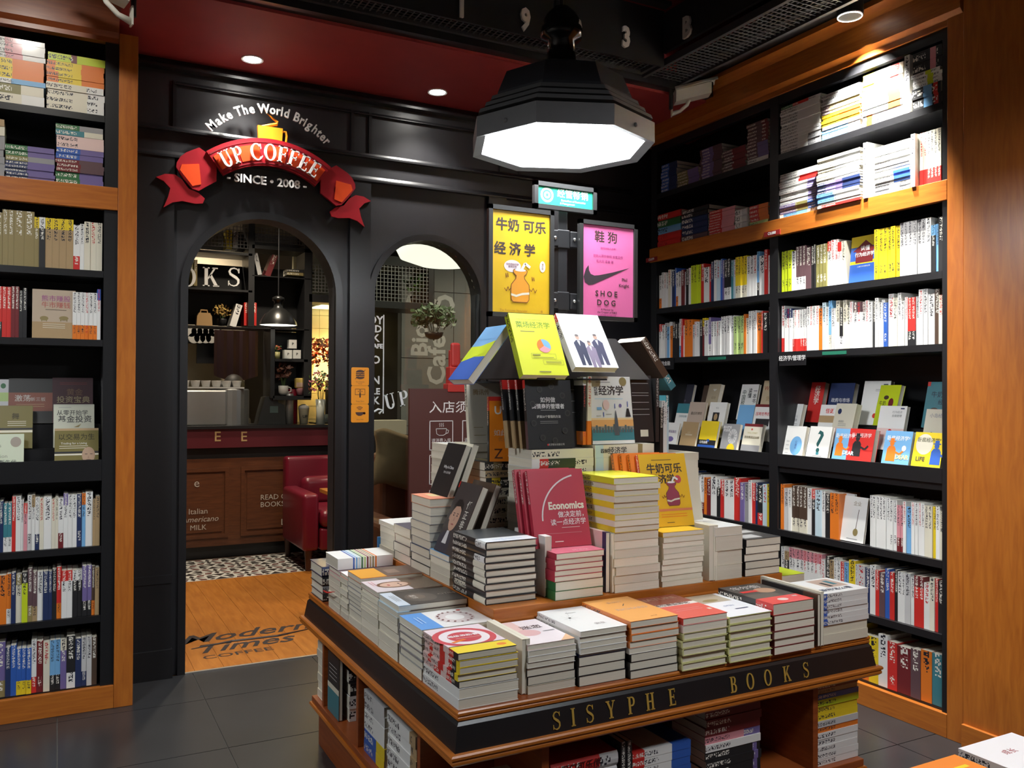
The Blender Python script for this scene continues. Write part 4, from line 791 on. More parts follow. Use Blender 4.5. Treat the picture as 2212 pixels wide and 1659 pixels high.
book('upright_book', frame((1.115, 3.05, .749), (0,1,0), (-1,0,0)), .16, .21, .040, 'W', 'white book with rainbow striped spine lying on the side stack', 'book', GT, tuple((.30+.05*i, .33+.05*i, c) for i, c in enumerate('OQHMlFsSB')) , None)
tst(.900, 1.12, 3.228, 3.400, TZ, .728, '-y', [S('K', 1, .026, hard=True), S('G', 1, .026, hard=True), S('K', 1, .03, hard=True, name='black jacketed'), S('N', 1, .034, hard=True, name='navy', cover=lambda W, L: [('rect',0,0,W,L,(.03,.05,.09))])], 'the rearmost side stack')
tag(MB().tube([(.885, 3.02, .68), (.880, 3.08, .665), (.890, 3.14, .652), (.895, 3.2, .645)], [.001, .003, .003, .002], 6).build('bookmark_ribbon', mat('red_ribbon', (.6, .02, .02), .5)), 'red ribbon bookmark hanging from the side stacks', 'bookmark')

# ---- stacks on the second tier
Z2 = TZ2
def cov_band(W, L): return [('rect',0,0,W,L*.28,(.75,.77,.80)),('rect',0,L*.28,W,L,(.05,.055,.06)),('text','WEALTH',W*.5,L*.12,.024,(.5,.55,.7),{'bold':.0004})]
blk = ((0.,.34,'C'),)
tst(1.128, 1.302, 2.290, 2.522, Z2, .952, '-x', [S('K', 1, .0205, blk, hard=True, name='black white-banded'), S('K', 1, .0205, ((.6,.95,'C'),), hard=True, name='black turned'), S('K', 4, .0205, blk, hard=True, name='black white-banded'), S('K', 1, .0205, ((0.,.30,'W'),), hard=True, name='black white-footed'), S('K', 1, .0205, (), hard=True), S('K', 1, .0225, ((0.,.30,'W'),), hard=True, name='glossy black', cover=cov_band)], 'the black hardcover stack', .003)
upright(1.312, 1.336, 2.300, 2.50, Z2, .186, 'W', 'white book wedged upright beside the black hardcovers', 1)
pk = (.62,.16,.20)
tst(1.340, 1.515, 2.244, 2.475, Z2, .908, '-x', [S('F', 2, .028, (), name='green-spined thick', ink=(.8,.8,.75)), S('R', 4, .017, ((0,1,(.45,.04,.07)),), name='crimson'), S('R', 1, .019, ((0,1,(.45,.04,.07)),), name='rosy crimson', cover=lambda W, L: [('rect',0,0,W,L,(.62,.14,.20)),('text','经济学',W*.6,L*.12,.02,(.75,.4,.45))])], 'the crimson stack under the leaning red books')
upright(1.520, 1.536, 2.262, 2.47, Z2, .19, 'p', 'pink airmail-edged book wedged upright in the tier', 1, ((.0,.1,'N'),)); upright(1.538, 1.552, 2.250, 2.47, Z2, .185, 'C', 'cream book wedged upright beside the tall yellow stack', 1)
zz_ = tst(1.560, 1.735, 2.246, 2.478, Z2, .955, '-x', [S('C', 7, .027, name='wrapped cream')], 'the lower half of the tall yellow stack')
tst(1.557, 1.733, 2.244, 2.476, .955, 1.128, '-x', [S('L' if i % 2 == 0 else 'C', 1, .019, ((0,1,'Y'),) if i % 2 == 0 else (), name='yellow-spined' if i % 2 == 0 else 'cream-edged') for i in range(8)]+[S('L', 1, .020, ((0,1,(.70,.68,.02)),), name='bright yellow', cover=lambda W, L: [('rect',0,0,W,L,(.72,.70,.03)),('rect',W*.15,L*.1,W*.5,L*.3,(.78,.76,.2))])], 'the upper half of the tall yellow stack')
yel = (.80,.50,.03)
tst(1.745, 1.916, 2.244, 2.475, Z2, .943, '-x', [S('C', 9, .020, name='cream'), S('Y', 1, .018, ((0,1,yel),), name='amber')], 'the stack under the leaning amber books')
upright(1.922, 1.960, 2.244, 2.47, Z2, .186, 'C', '# of two cream books wedged upright past the amber stack', 2)
tst(1.966, 2.088, 2.244, 2.475, Z2, .944, '-x', [S('C', 3, .05, name='wrapped cream'), S('W', 1, .03)], 'the plain wrapped block on the tier')
tst(2.100, 2.262, 2.244, 2.470, Z2, .893, '-x', [S('K', 4, .025, name='black-covered'), S('K', 1, .025, name='black-covered patterned', cover=lambda W, L: [('rect',0,0,W,L,(.05,.05,.05)),('rect',W*.1,L*.1,W*.6,L*.35,'g'),('rect',W*.3,L*.5,W*.9,L*.7,'g'),('line',[(0,L*.8),(W,L*.9)],.01,'g')])], 'the black-covered stack at the tier end')
# side column of the second tier
tst(1.134, 1.30, 2.570, 2.735, Z2, .862, '+y', [S('C', 3, .026, name='cream'), S('S', 1, .02, name='sky blue')], 'the low stack behind the black hardcovers')
tst(1.134, 1.318, 2.742, 2.918, Z2, 1.028, '+y', [S('C', 2, .03, ((0,1,'K'),), name='dark-edged'), S('N', 2, .03, name='navy'), S('g', 4, .03, ((0,1,'G'),), name='grey'), S('O', 1, .03, name='orange-topped', cover=lambda W, L: [('rect',0,0,W,L*.7,(.80,.30,.18)),('rect',W*.2,L*.2,W*.6,L*.5,(.75,.6,.3))])], 'the tall grey-edged stack', .004)
tst(1.136, 1.285, 2.925, 3.092, Z2, .898, '+y', [S('C', 2, .03, ((0,1,'K'),), name='dark-edged'), S('p', 1, .03), S('C', 1, .03, cover=lambda W, L: [('rect',0,0,W,L,(.10,.09,.12)),('rect',0,L*.5,W,L,'W')])], 'the stack behind the tall grey-edged one')
tst(1.136, 1.285, 3.098, 3.262, Z2, .890, '+y', [S('C', 4, .03, name='cream'), S('W', 1, .02, name='white glossy')], 'the rear corner stack of the tier')
tag(boxo('blue_folder', 1.13, 1.15, 3.2635, 3.272, Z2, .82, ink((.05, .25, .6))), 'bright blue folder edge behind the rear corner stack', 'folder')
# tall inner stacks
dk = ((.28,.72,(.03,.05,.03)),(.72,.88,'R'))
tst(1.398, 1.642, 2.500, 2.672, Z2, 1.205, '-y', [S('C', 3, .03, ((0,1,'M'),), name='maroon-spined'), S('C', 9, .025, name='cream'), S('W', 2, .026, ((0.,.3,'C'),(.3,.74,(.03,.05,.03)),(.74,.88,'R')), name='red-marked white'), S('C', 1, .028, name='pale green white')], 'the tall inner stack of management books')
tj = [S('C', 9, .026, name='cream'), S('C', 2, .028, ((.86,.97,'S'),), name='blue-marked', ink=None), S('C', 2, .036, ((.86,.99,'s'),(.2,.28,'Q')), name='pale yellow')]
tst(1.650, 1.905, 2.500, 2.672, Z2, 1.215, '-y', [dict(d, ink=None) for d in tj], 'the tall inner stack of primers')
for zz, in ((1.1965,), (1.159,)):
    for o in bpy.data.objects:
        pass
for zz in (1.195, 1.158):
    t_ = [o for o in bpy.data.objects if o.get('label', '').startswith('pale yellow paperback') and abs(o.location.z+.018-zz) < .012]
    for b_ in t_:
        T_ = b_.data.vertices[5].co.z
        text(b_, '图解', .016, (-.0008, .215, T_/2), (0,-1,0), (0,0,1), (.02,.02,.02), bold=.0004); text(b_, '经济学', .027, (-.0008, .160, T_/2), (0,-1,0), (0,0,1), (.02,.02,.02), bold=.0006)
tst(1.335, 1.56, 2.715, 2.885, Z2, 1.150, '-y', [S('C', 9, .026, name='cream'), S('K', 1, .03, ((.75,.9,'Y'),), name='black yellow-marked'), S('H', 1, .02), S('K', 1, .024, ((.7,.85,'Q'),), name='black gold-marked')], 'the inner stack under the orange cover')
tst(1.290, 1.53, 2.935, 3.105, Z2, 1.200, '-y', [S('C', 12, .028, name='cream'), S('C', 3, .028, ((.6,.92,'W'),), name='white-spined')], 'the pale inner stack at the back')

# ---- books leaning face-out on the table
GF = 'leaning face-out books on the display table'
def lean(o, W, L, T, base, tilt, label, cover=None, yaw=0, bands=(), face='-y', inkc=True, hard=False, roll=0):
    a = math.radians(tilt); R3 = Matrix.Rotation(math.radians(yaw), 3, 'Z')
    x, y = {'-y': (Vector((1,0,0)), Vector((0,math.sin(a),math.cos(a)))), '-x': (Vector((0,-1,0)), Vector((math.sin(a),0,math.cos(a)))), '+x': (Vector((0,1,0)), Vector((-math.sin(a),0,math.cos(a))))}[face]
    n = x.cross(y); o = Vector(o) - (R3 @ n)*T
    if roll: Q = Matrix.Rotation(math.radians(roll), 3, n); x, y = Q @ x, Q @ y
    return book('leaning_book', frame(o, R3 @ x, R3 @ y), W, L, T, base, label, 'book', GF, bands, inkc, hard, cover)
# the roof-like display stand
ST = empty('display_stand', (1.66, 2.8, TZ2), 'black roof-shaped book stand with poster pole on the table', 'stand')
def stb(n, x0, x1, y0, y1, z0, z1, m_=BLACKM, bv=0): return boxo(n, x0-1.66, x1-1.66, y0-2.8, y1-2.8, z0-TZ2, z1-TZ2, m_, ST, bv)
stb('column', 1.57, 1.90, 2.72, 3.02, TZ2+.0005, 1.446)
mb = MB(); b0 = [(1.40,2.56),(1.93,2.56),(1.93,3.06),(1.40,3.06)]; b1 = [(1.46,2.68),(1.86,2.68),(1.86,2.94),(1.46,2.94)]
mb.add([(x-1.66,y-2.8,1.446-TZ2) for x,y in b0]+[(x-1.66,y-2.8,1.60-TZ2) for x,y in b1], [(3,2,1,0),(4,5,6,7),(0,1,5,4),(1,2,6,5),(2,3,7,6),(3,0,4,7)])
mb.build('roof', BLACKM, ST)
for x0, x1 in ((1.42, 1.49), (1.60, 1.70)): stb('book_peg', x0, x1, 2.50, 2.56, 1.440, 1.446)
stb('book_peg', 1.24, 1.40, 2.66, 2.70, 1.428, 1.434); stb('book_peg', 1.93, 2.08, 2.70, 2.74, 1.428, 1.434); stb('book_peg', 1.93, 2.08, 2.88, 2.92, 1.428, 1.434)
PX, PY = 1.655, 2.745
stb('pole', PX-.020, PX+.020, PY-.018, PY+.018, 1.60, 2.085, BLACKM, .003)
CH_ = mat('chrome', (.8, .8, .8), .15, metal=1)
for z in (1.735, 1.965):
    stb('clamp', PX-.026, PX+.026, PY-.026, PY+.024, z-.035, z+.035, BLACKM, .004)
    for s in (-1, 1):
        stb('bracket', *sorted((PX+s*.026, PX+s*.058)), PY-.030, PY-.012, z-.030, z+.030, BLACKM, .003)
        MB().sphere((PX+s*.042-1.66, PY-.0315-2.8, z-TZ2), .007).build('bolt', CH_, ST, smooth=True)
def poster(name, px, z0, z1, x0, x1, label, paper, items):
    p = empty(name, ((x0+x1)/2, PY-.045, z0), label, 'poster', 'framed posters on the stand')
    w = x1-x0; h = z1-z0; f = .016
    fr = MB()
    fr.box(-w/2, -w/2+f, -.006, .012, 0, h); fr.box(w/2-f, w/2, -.006, .012, 0, h); fr.box(-w/2, w/2, -.006, .012, 0, f); fr.box(-w/2, w/2, -.006, .012, h-f, h)
    fr.build('frame', mat('poster_frame', (.045, .045, .045), .35, metal=.4), p)
    pp = MB().box(-w/2+f, w/2-f, .002, .006, f, h-f).build('poster_sheet', paper, p, fix=False)
    # print drawn in sheet coordinates (x right, y up)
    holder = pp
    mb = MB(); dz = 0
    for it in items:
        dz += .00012; Y = .0018-dz
        P = lambda x, y: (x, Y, y)
        if it[0] == 'poly': mb.add([P(*q) for q in it[1]], [tuple(range(len(it[1])))], colour(it[2]))
        elif it[0] == 'disc': mb.add([P(it[1]+it[3]*math.cos(i*math.pi/12), it[2]+it[4]*math.sin(i*math.pi/12)) for i in range(24)], [tuple(range(24))], colour(it[5]))
        elif it[0] == 'line':
            for (ax, ay), (bx, by) in zip(it[1], it[1][1:]):
                d = Vector((bx-ax, by-ay)); n = Vector((-d.y, d.x)).normalized()*it[2]/2
                mb.add([P(ax+n.x, ay+n.y), P(ax-n.x, ay-n.y), P(bx-n.x, by-n.y), P(bx+n.x, by+n.y)], [(0,1,2,3)], colour(it[3]))
        elif it[0] == 'text':
            text(holder, it[1], it[4], (it[2], Y-.0002, it[3]), (1,0,0), (0,0,1), colour(it[5]), **(it[6] if len(it) > 6 else {}))
    if mb.f: mb.build('poster_print', PRINT, holder, fix=False)
    return p
yp = mat('yellow_paper', (.80, .50, .02), .35, noise=.12, nscale=9, bump=.25); pp_ = mat('pink_paper', (.80, .17, .40), .35, noise=.1, nscale=9, bump=.25); gp = mat('green_paper', (.02, .48, .24), .4)
BR = (.20, .06, .02); INK = (.05, .035, .03)
def bottle(cx, y, s, c=(.78,.33,.03)):
    out = [(-.036,.0),(-.045,.012),(-.047,.05),(-.045,.078),(-.022,.105),(-.020,.118),(-.032,.128),(-.036,.140),(-.030,.146)]
    o = [(cx+x*s, y+v*s) for x, v in out]+[(cx-x*s, y+v*s) for x, v in reversed(out)]
    return [('poly', o, c), ('line', o+[o[0]], .003*s, BR), ('disc', cx, y+.143*s, .028*s, .006*s, 'W'), ('poly', [(cx-.046*s,y+.028*s),(cx-.02*s,y+.022*s),(cx+.01*s,y+.032*s),(cx+.046*s,y+.036*s),(cx+.046*s,y+.046*s),(cx+.01*s,y+.042*s),(cx-.02*s,y+.032*s),(cx-.046*s,y+.038*s)], 'C'),
            ('line', [(cx+.004*s,y+.14*s),(cx+.024*s,y+.175*s),(cx+.050*s,y+.158*s)], .012*s, 'W'), ('line', [(cx-.048*s,y+.060*s),(cx-.056*s,y+.050*s),(cx-.062*s,y+.066*s),(cx-.070*s,y+.046*s),(cx-.080*s,y+.060*s)], .003*s, BR), ('line', [(cx+.048*s,y+.060*s),(cx+.056*s,y+.050*s),(cx+.066*s,y+.066*s),(cx+.076*s,y+.046*s),(cx+.084*s,y+.060*s)], .003*s, BR)]
poster('poster_board', 0, 1.664, 2.058, 1.332, 1.598, 'yellow hand-drawn poster with a bottle in a dark frame', yp,
  [('text','牛奶 可乐',.0,.325,.047,INK,{'bold':.0034,'sx':1.02}),('text','经 济 学',-.025,.240,.047,INK,{'bold':.0034}),('disc',-.035,.182,.034,.022,(.80,.70,.72)),('poly',[(-.03,.168),(-.012,.170),(-.012,.150)],(.80,.70,.72)),('text','如何用经济学\n解读日常',-.035,.184,.0085,(.3,.15,.2)),('disc',.088,.188,.012,.020,'W'),('text','增\n订\n版',.088,.188,.008,(.4,.2,.1)),('text','The Economic Naturalist',-.03,.024,.011,(.45,.22,.03)),('text','著',.085,.024,.010,(.45,.22,.03)),
   ('line',[(-.062,.155),(-.059,.140)],.003,BR),('line',[(-.055,.157),(-.052,.142)],.003,BR),('line',[(.044,.148),(.047,.135)],.003,BR),('line',[(.051,.147),(.054,.134)],.003,BR)]+bottle(-.004, .055, .80))
sw = [(-.110,.160),(-.104,.140),(-.088,.130),(-.068,.133),(.098,.206),(.020,.184),(-.040,.170),(-.062,.167),(-.078,.172),(-.086,.185),(-.088,.205),(-.100,.190)]
poster('poster_board', 0, 1.669, 2.042, 1.708, 1.971, 'pink hand-lettered poster with a black tick mark in a dark frame', pp_,
  [('text','鞋 狗',-.010,.312,.046,INK,{'bold':.0018}),('text','（耐克创始人自传）',.0,.272,.0095,(.35,.05,.2)),('text','创始人菲尔奈特 亲笔自传',.0,.242,.012,(.35,.05,.2)),('text','毛大庆 译者 著',-.015,.222,.012,(.35,.05,.2)),('poly',sw,(.05,.035,.045)),('text','Phil',.075,.158,.018,INK,{'bold':.0002}),('text','Knight',.072,.136,.018,INK,{'bold':.0002}),('text','S H O E',-.008,.100,.030,INK,{'bold':.0006}),('text','D O G',-.008,.066,.030,INK,{'bold':.0006}),('text','A Memoir by\nthe Creator of NIKE',-.004,.036,.0105,INK),('text','北京联合出版公司',.0,.022-.004,.009,(.35,.05,.2))])
poster('category_sign', 0, 2.064, 2.162, 1.515, 1.783, 'small green backboard sign with white lettering above the posters', gp,
  [('disc',-.078,.052,.027,.027,'W'),('disc',-.078,.052,.019,.019,(.02,.48,.24)),('disc',-.078,.052,.013,.013,'W'),('disc',-.078,.052,.005,.006,(.02,.48,.24)),('text','经管畅销',.032,.062,.034,(.85,.85,.85),{'bold':.0012}),('text','Bestsellers of Economics',.034,.038,.0105,(.8,.85,.8),{'bold':.0002}),('text','& Management',.008,.027,.0105,(.8,.85,.8),{'bold':.0002})])
# roof books
lean((1.354, 2.480, 1.455), .178, .238, .030, 'L', 27, 'bright yellow book with a pie chart on the roof stand', 
  [('rect',0,0,.178,.238,(.68,.72,.03)),('text','菜场经济学',.085,.192,.027,(.16,.28,.02),{'bold':.0005}),('text','The Art of Tax Economics',.075,.216,.009,(.5,.5,.1)),('rect',.03,.166,.085,.169,'E'),('disc',.108,.112,.027,.027,'O')]+[('poly',[(.108,.112)]+[(.108+.026*math.cos(a),.112+.026*math.sin(a)) for a in [(-.5+i*.26) for i in range(10)]],'S'),('poly',[(.108,.112)]+[(.108+.026*math.cos(a),.112+.026*math.sin(a)) for a in [(3.7+i*.23) for i in range(10)]],'P')]+[('line',[(.05,.082),(.145,.082),(.145,.062),(.05,.062),(.05,.082)],.0008,'E'),('line',[(.09,.058),(.168,.058),(.168,.04),(.09,.04),(.09,.058)],.0008,'E'),('rect',.055,.074,.085,.078,'E'),('rect',.055,.066,.135,.068,'E'),('rect',.10,.050,.16,.052,'E'),('rect',.10,.045,.16,.047,'E'),('rect',.065,.010,.11,.014,'E')], hard=False)
def suit(x, y, s, c): return [('poly',[(x-.022*s,y),(x-.006*s,y),(x,y+.055*s),(x+.006*s,y),(x+.022*s,y),(x+.024*s,y+.075*s),(x+.026*s,y+.11*s),(x+.010*s,y+.125*s),(x-.010*s,y+.125*s),(x-.026*s,y+.11*s),(x-.024*s,y+.075*s)],c),('poly',[(x-.006*s,y+.122*s),(x+.006*s,y+.122*s),(x,y+.095*s)],(.75,.75,.8)),('disc',x,y+.139*s,.009*s,.012*s,(.42,.27,.21)),('disc',x,y+.148*s,.009*s,.006*s,(.12,.10,.10))]
lean((1.557, 2.480, 1.484), .178, .236, .028, 'W', 35, 'white book with three standing men on the roof stand',
  [('rect',0,0,.178,.236,(.80,.79,.82)),('text','三个专业投资人',.10,.165,.011,(.55,.5,.6))]+suit(.052,.008,.88,(.035,.04,.08))+suit(.128,.012,.88,(.06,.06,.11))+suit(.092,.0,.75,(.22,.18,.26)), bands=((.85,1.,'R'),))
lean((1.215, 2.775, 1.440), .165, .240, .028, 'B', 38, 'blue and yellow book on the cafe side of the roof stand', [('rect',0,0,.165,.10,'B'),('poly',[(0,.08),(.165,.12),(.165,.17),(0,.13)],'L'),('rect',0,.18,.165,.24,'S')], face='-x', bands=((.4,.62,'L'),(.62,1.,'S')))
lean((1.172, 2.72, 1.44), .13, .23, .020, 'W', 38, 'white book tucked behind the blue one on the roof stand', None, face='-x') if False else None
lean((2.115, 2.640, 1.425), .17, .235, .030, 'D', 38, 'dark brown book on the pillar side of the roof stand', [('rect',0,0,.17,.235,(.07,.05,.045)),('rect',0,0,.17,.05,'T')], face='+x', bands=((0.,.25,'T'),))
lean((2.105, 2.82, 1.425), .16, .23, .022, 'N', 38, 'navy book behind the brown one on the roof stand', [('rect',.02,.1,.14,.16,'B')], face='+x')
lean((1.93, 2.965, 1.62), .17, .05, .02, 'W', 80, 'white book flat along the rear edge of the roof stand', None) if False else None
# manager book and its copies, in front of the stand
mgr = [('rect',0,0,.180,.235,(.012,.014,.018)),('text','如何做',.085,.165,.020,(.7,.7,.72),{'bold':.0006}),('text','高情商的管理者',.085,.143,.0185,(.75,.75,.78),{'bold':.0007}),('rect',.055,.130,.115,.132,'G'),('text','提高50个管理的方法',.085,.108,.0105,(.6,.6,.6),{'bold':.0003}),('rect',.05,.092,.12,.0935,'G'),('rect',.05,.086,.12,.0875,'G'),('disc',.075,.013,.0035,.0035,'R'),('text','北京联合出版公司',.108,.013,.008,(.5,.5,.5))]
for i in range(9):
    an = i*.7; mgr += [('disc',.09+.07*math.cos(an),.12+.095*math.sin(an),.011,.011,(.035,.035,.035)),('disc',.09+.07*math.cos(an),.12+.095*math.sin(an),.007,.007,(.016,.016,.02))]
lean((1.395, 2.512, 1.207), .180, .235, .017, 'K', 8, 'black management book facing out on the tall inner stack', mgr, bands=((0,.4,'U'),(.88,1.,'R')))
for i in range(3):
    lean((1.392-.015*i, 2.550+.026*i, 1.207), .175, .235, .012, 'K', 8, 'black copy with red head, %s behind the facing management book' % ordinal(i+1), None, yaw=14, bands=((0,.4,'H'),(.86,1.,'R')))
lean((1.560, 2.560, 1.207), .075, .242, .016, 'K', 6, 'glossy black back cover right of the management book' .replace('right of', 'beside'), [('rect',.01,.20,.06,.202,'G'),('rect',.01,.16,.06,.162,'G'),('rect',.01,.12,.06,.122,'G'),('rect',.015,.02,.04,.05,'C')])
book('leaning_book', frame((1.615, 2.522, 1.2155), (0,1,0), (0,0,1)), .15, .235, .012, 'K', 'thin dark spine with red lettering between the facing covers', 'book', GF, ((0.,.2,'O'),(.88,1.,'W')), (.6,.1,.08))
book('leaning_book', frame((1.629, 2.515, 1.2155), (0,1,0), (0,0,1)), .15, .238, .016, 'C', 'cream spine with red title between the facing covers', 'book', GF, ((.0,.35,'O'),), (.6,.05,.03))
tj_c = [('rect',0,0,.178,.240,(.76,.76,.74)),('text','经济学',.092,.187,.036,(.04,.03,.03),{'bold':.0022}),('text','图解',.026,.187,.016,(.04,.03,.03),{'bold':.0004,'xd':(0,-1,0),'yd':(1,0,0)}),('disc',.145,.222,.016,.016,'Q'),('rect',.03,.218,.09,.221,'G'),('rect',.02,.158,.14,.162,'s'),('rect',0,.012,.178,.05,'T'),('rect',0,.05,.178,.062,(.30,.28,.25)),('rect',0,.062,.178,.085,(.80,.42,.15)),('rect',0,.085,.178,.092,(.82,.62,.35)),('rect',0,0,.178,.012,'W')]
for i in range(14): tj_c.append(('rect', .004+.0122*i, .04, .012+.0122*i, .055+.016*((i*37 % 10)/10.), (.10,.13,.14)))
tj_c += [('poly',[(.093,.03),(.113,.03),(.110,.085),(.1045,.118),(.103,.118),(.097,.085)],(.09,.10,.12)),('disc',.065,.138,.014,.018,'p'),('disc',.125,.135,.006,.007,'V'),('poly',[(.145,.095),(.168,.095),(.160,.125),(.152,.125)],'K'),('rect',.025,.12,.045,.13,'S'),('rect',.10,.125,.103,.142,'B'),('rect',.155,.13,.158,.15,'B'),('rect',.05,.096,.053,.112,'B'),('rect',.02,.098,.04,.1,'G'),('rect',.06,.104,.085,.106,'G')]
lean((1.650, 2.512, 1.217), .178, .240, .018, 'C', 8, 'illustrated economics primer with a city skyline facing out', tj_c)
lean((1.845, 2.560, 1.217), .105, .245, .016, 'K', 5, 'tall black back cover with white text lines and a barcode', [('rect',.015,y,.09,y+.0015,'g') for y in (.215,.18,.17,.145,.12,.10)]+[('rect',.045,.02,.08,.045,'C')])
book('leaning_book', frame((1.957, 2.56, 1.216), (0,1,0), (0,0,1)), .14, .235, .016, 'K', 'dark spine with grey title at the end of the inner stack', 'book', GF, (), (.5,.5,.5))
for i, (c, h, nm) in enumerate((('K', .17, 'low black book'), ('W', .195, 'white spine with black title'), ('W', .19, 'slim white spine'), ('s', .215, 'pale teal jacket'))):
    book('leaning_book', frame((1.985+.018*i, 2.57+.012*i, 1.173), (0,1,0), (0,0,1)), .13, h, .015, c, nm+' standing past the inner stack', 'book', GF, ((.8,1.,'T'),) if c == 's' else (), True)
tst(1.925, 2.16, 2.56, 2.73, Z2, 1.172, '-y', [S('C', 14, .028, name='cream')], 'the inner stack behind the amber books')
# crimson economics books leaning on the stack
ec = [('rect',0,0,.200,.248,(.45,.028,.055)),('text','Economics',.125,.130,.033,(.72,.68,.55),{'bold':.0012,'sx':.9}),('text','做决定前，',.145,.101,.0215,(.78,.72,.72),{'bold':.0004}),('text','读一点经济学',.126,.077,.0215,(.78,.72,.72),{'bold':.0004}),('rect',.10,.060,.165,.0615,'p'),('rect',.03,.043,.17,.0445,(.55,.2,.22)),('rect',.07,.016,.10,.019,'p')]
ec += [('line',[(.19-.155*math.cos(a*.105), .085+.145*math.sin(a*.105)) for a in range(0, 14)],.005,(.70,.62,.62))]
for i in (2, 1, 0):
    lean((1.322-.010*i, 2.332+.024*i, .9095), .200, .248, .019, (.45,.028,.055), 16, 'crimson economics book leaning face-out' if i == 0 else 'crimson copy %s the leaning economics book' % ('directly behind' if i == 1 else 'second behind'), ec if i == 0 else None, yaw=-3)
mk = [('rect',0,0,.190,.250,(.80,.47,.02)),('text','牛奶可乐',.098,.197,.036,INK,{'bold':.0022}),('text','经济学',.085,.160,.034,INK,{'bold':.0022}),('disc',.148,.160,.013,.014,(.55,.08,.10)),('rect',.0,.052,.190,.060,(.70,.22,.10)),('rect',.05,.228,.13,.230,'D'),('rect',.06,.04,.165,.042,'O'),('rect',.06,.032,.165,.034,'O'),('rect',.08,.012,.11,.014,'D')]+bottle(.118,.070,.56,(.30,.05,.09))
for i in (3, 2, 1, 0):
    lean((1.753-.016*i, 2.334+.026*i, .9445), .190, .250, .018, (.80,.47,.02), 15, 'amber book with a bottle drawing leaning face-out' if i == 0 else 'amber copy with red spine, %s behind the bottle cover' % ordinal(i), mk if i == 0 else None, yaw=-4, bands=((.5,1.,'O'),) if i else ((.75,1.,'R'),))
lean((1.955, 2.362, .9525), .06, .21, .012, 'C', 10, 'cream book edge beside the amber books', None)
# portrait biography leaning toward the tall stack (plain generic portrait)
pt = [('rect',0,0,.172,.247,(.06,.05,.05)),('poly',[(.0,.0),(.098,.0),(.092,.05),(.062,.075),(.03,.07),(0,.055)],(.05,.05,.07)),('poly',[(.035,.03),(.07,.03),(.062,.075),(.045,.075)],(.7,.7,.72)),('disc',.062,.125,.034,.050,(.60,.36,.26)),('poly',[(.026,.135),(.028,.165),(.045,.185),(.07,.187),(.092,.172),(.099,.14),(.094,.150),(.075,.163),(.045,.160),(.033,.145)],(.015,.012,.012)),('rect',.043,.135,.056,.138,(.06,.03,.03)),('rect',.070,.135,.083,.138,(.06,.03,.03)),('disc',.0495,.129,.005,.0025,(.05,.03,.03)),('disc',.0765,.129,.005,.0025,(.05,.03,.03)),('poly',[(.058,.110),(.070,.110),(.064,.128)],(.50,.28,.20)),('disc',.064,.098,.011,.003,(.42,.14,.12)),('disc',.028,.120,.005,.010,(.52,.30,.22)),
      ('text','任\n正\n非\n传',.135,.120,.032,(.75,.73,.65),{'bold':.0008,'line':1.05}),('rect',0,.225,.008,.247,'R')]
lean((1.135, 2.705, .864), .172, .247, .026, 'D', 24, 'grey biography with a portrait leaning toward the inner stack', pt, face='-x', hard=True)
lean((1.195, 2.712, .864), .172, .247, .024, 'D', 22, 'second grey biography behind the portrait cover', None, face='-x', hard=True)
lean((1.205, 2.915, 1.0295), .160, .195, .022, 'K', 22, 'black book with small white title leaning on the tall stack', [('text','Why is China',.085,.105,.016,(.7,.7,.7)),('text','为什么是中国',.085,.085,.010,(.6,.6,.6))], face='-x')
lean((1.240, 2.915, 1.0295), .160, .195, .022, 'C', 20, 'cream book behind the black leaning one', None, face='-x')
lean((1.350, 2.722, 1.1515), .170, .230, .024, 'K', 3, 'orange book with black spine standing on the inner stack', [('rect',.003,0,.170,.215,(.85,.25,.01)),('text','UNI',.055,.180,.040,(.75,.72,.68),{'bold':.001}),('text','如此不同',.066,.100,.024,(.75,.6,.5),{'bold':.0005}),('text','优衣库',.06,.078,.017,(.5,.2,.05)),('text','Z',.035,.026,.05,(.10,.03,.02))], yaw=-14, bands=((.78,1.,'R'),))
lean((1.385, 2.955, 1.2015), .165, .240, .022, 'C', 8, 'beige book with brown title at the back of the table', [('rect',0,0,.165,.24,(.55,.52,.44)),('text','腾讯传',.06,.195,.024,(.28,.18,.08),{'bold':.0005}),('rect',.02,.06,.06,.062,'Q'),('rect',.02,.03,.07,.032,'Q')])

# ---- cubby contents
GC = 'books in the lower cubbies of the display table'
def cst(x0, x1, y0, y1, ztop, spine, spec, place, z=.189): return stack('cubby_book', (x0, y0, x1, y1), z, spine, spec, place, GC, ztop=ztop, jit=.003)
fy = TY0+.035
def cov_cola(W, L): return []
cst(1.182, 1.400, fy, fy+.16, .395, '-y', [S('R', 5, .041, ((0.,.28,'g'),), hard=True, name='bright red')], 'the red hardcover pile, front cubby')
for b_ in [o for o in bpy.data.objects if 'red hardcover pile' in o.get('label', '')]:
    text(b_, '可口可乐传', .026, (-.0085, .125, .0205), (0,-1,0), (0,0,1), (.06,.01,.01), bold=.0008, shear=.15)
for i in range(2): book('cubby_book', frame((1.410+.02*i, fy-.005, .189), (0,1,0), (0,0,1)), .16, .225, .018, 'K', 'glossy black spine, %s beside the red hardcovers' % ORD[i+1], 'book', GC, ((.0,.15,'g'),), True)
cst(1.455, 1.665, fy, fy+.155, .375, '-y', [S('R', 1, .016), S('P', 1, .02), S('W', 6, .019, ((0.,.33,'B'),(.80,1.,'R')), name='blue and white')], 'the blue front cubby pile')
cst(1.73, 1.95, fy+.01, fy+.17, .44, '-y', [S('K', 5, .024, ((.06,.14,'V'),), name='glossy black'), S('W', 1, .022), S('V', 1, .022, ((.3,1.,'P'),)), S('M', 3, .024)], 'the maroon-topped front cubby pile')
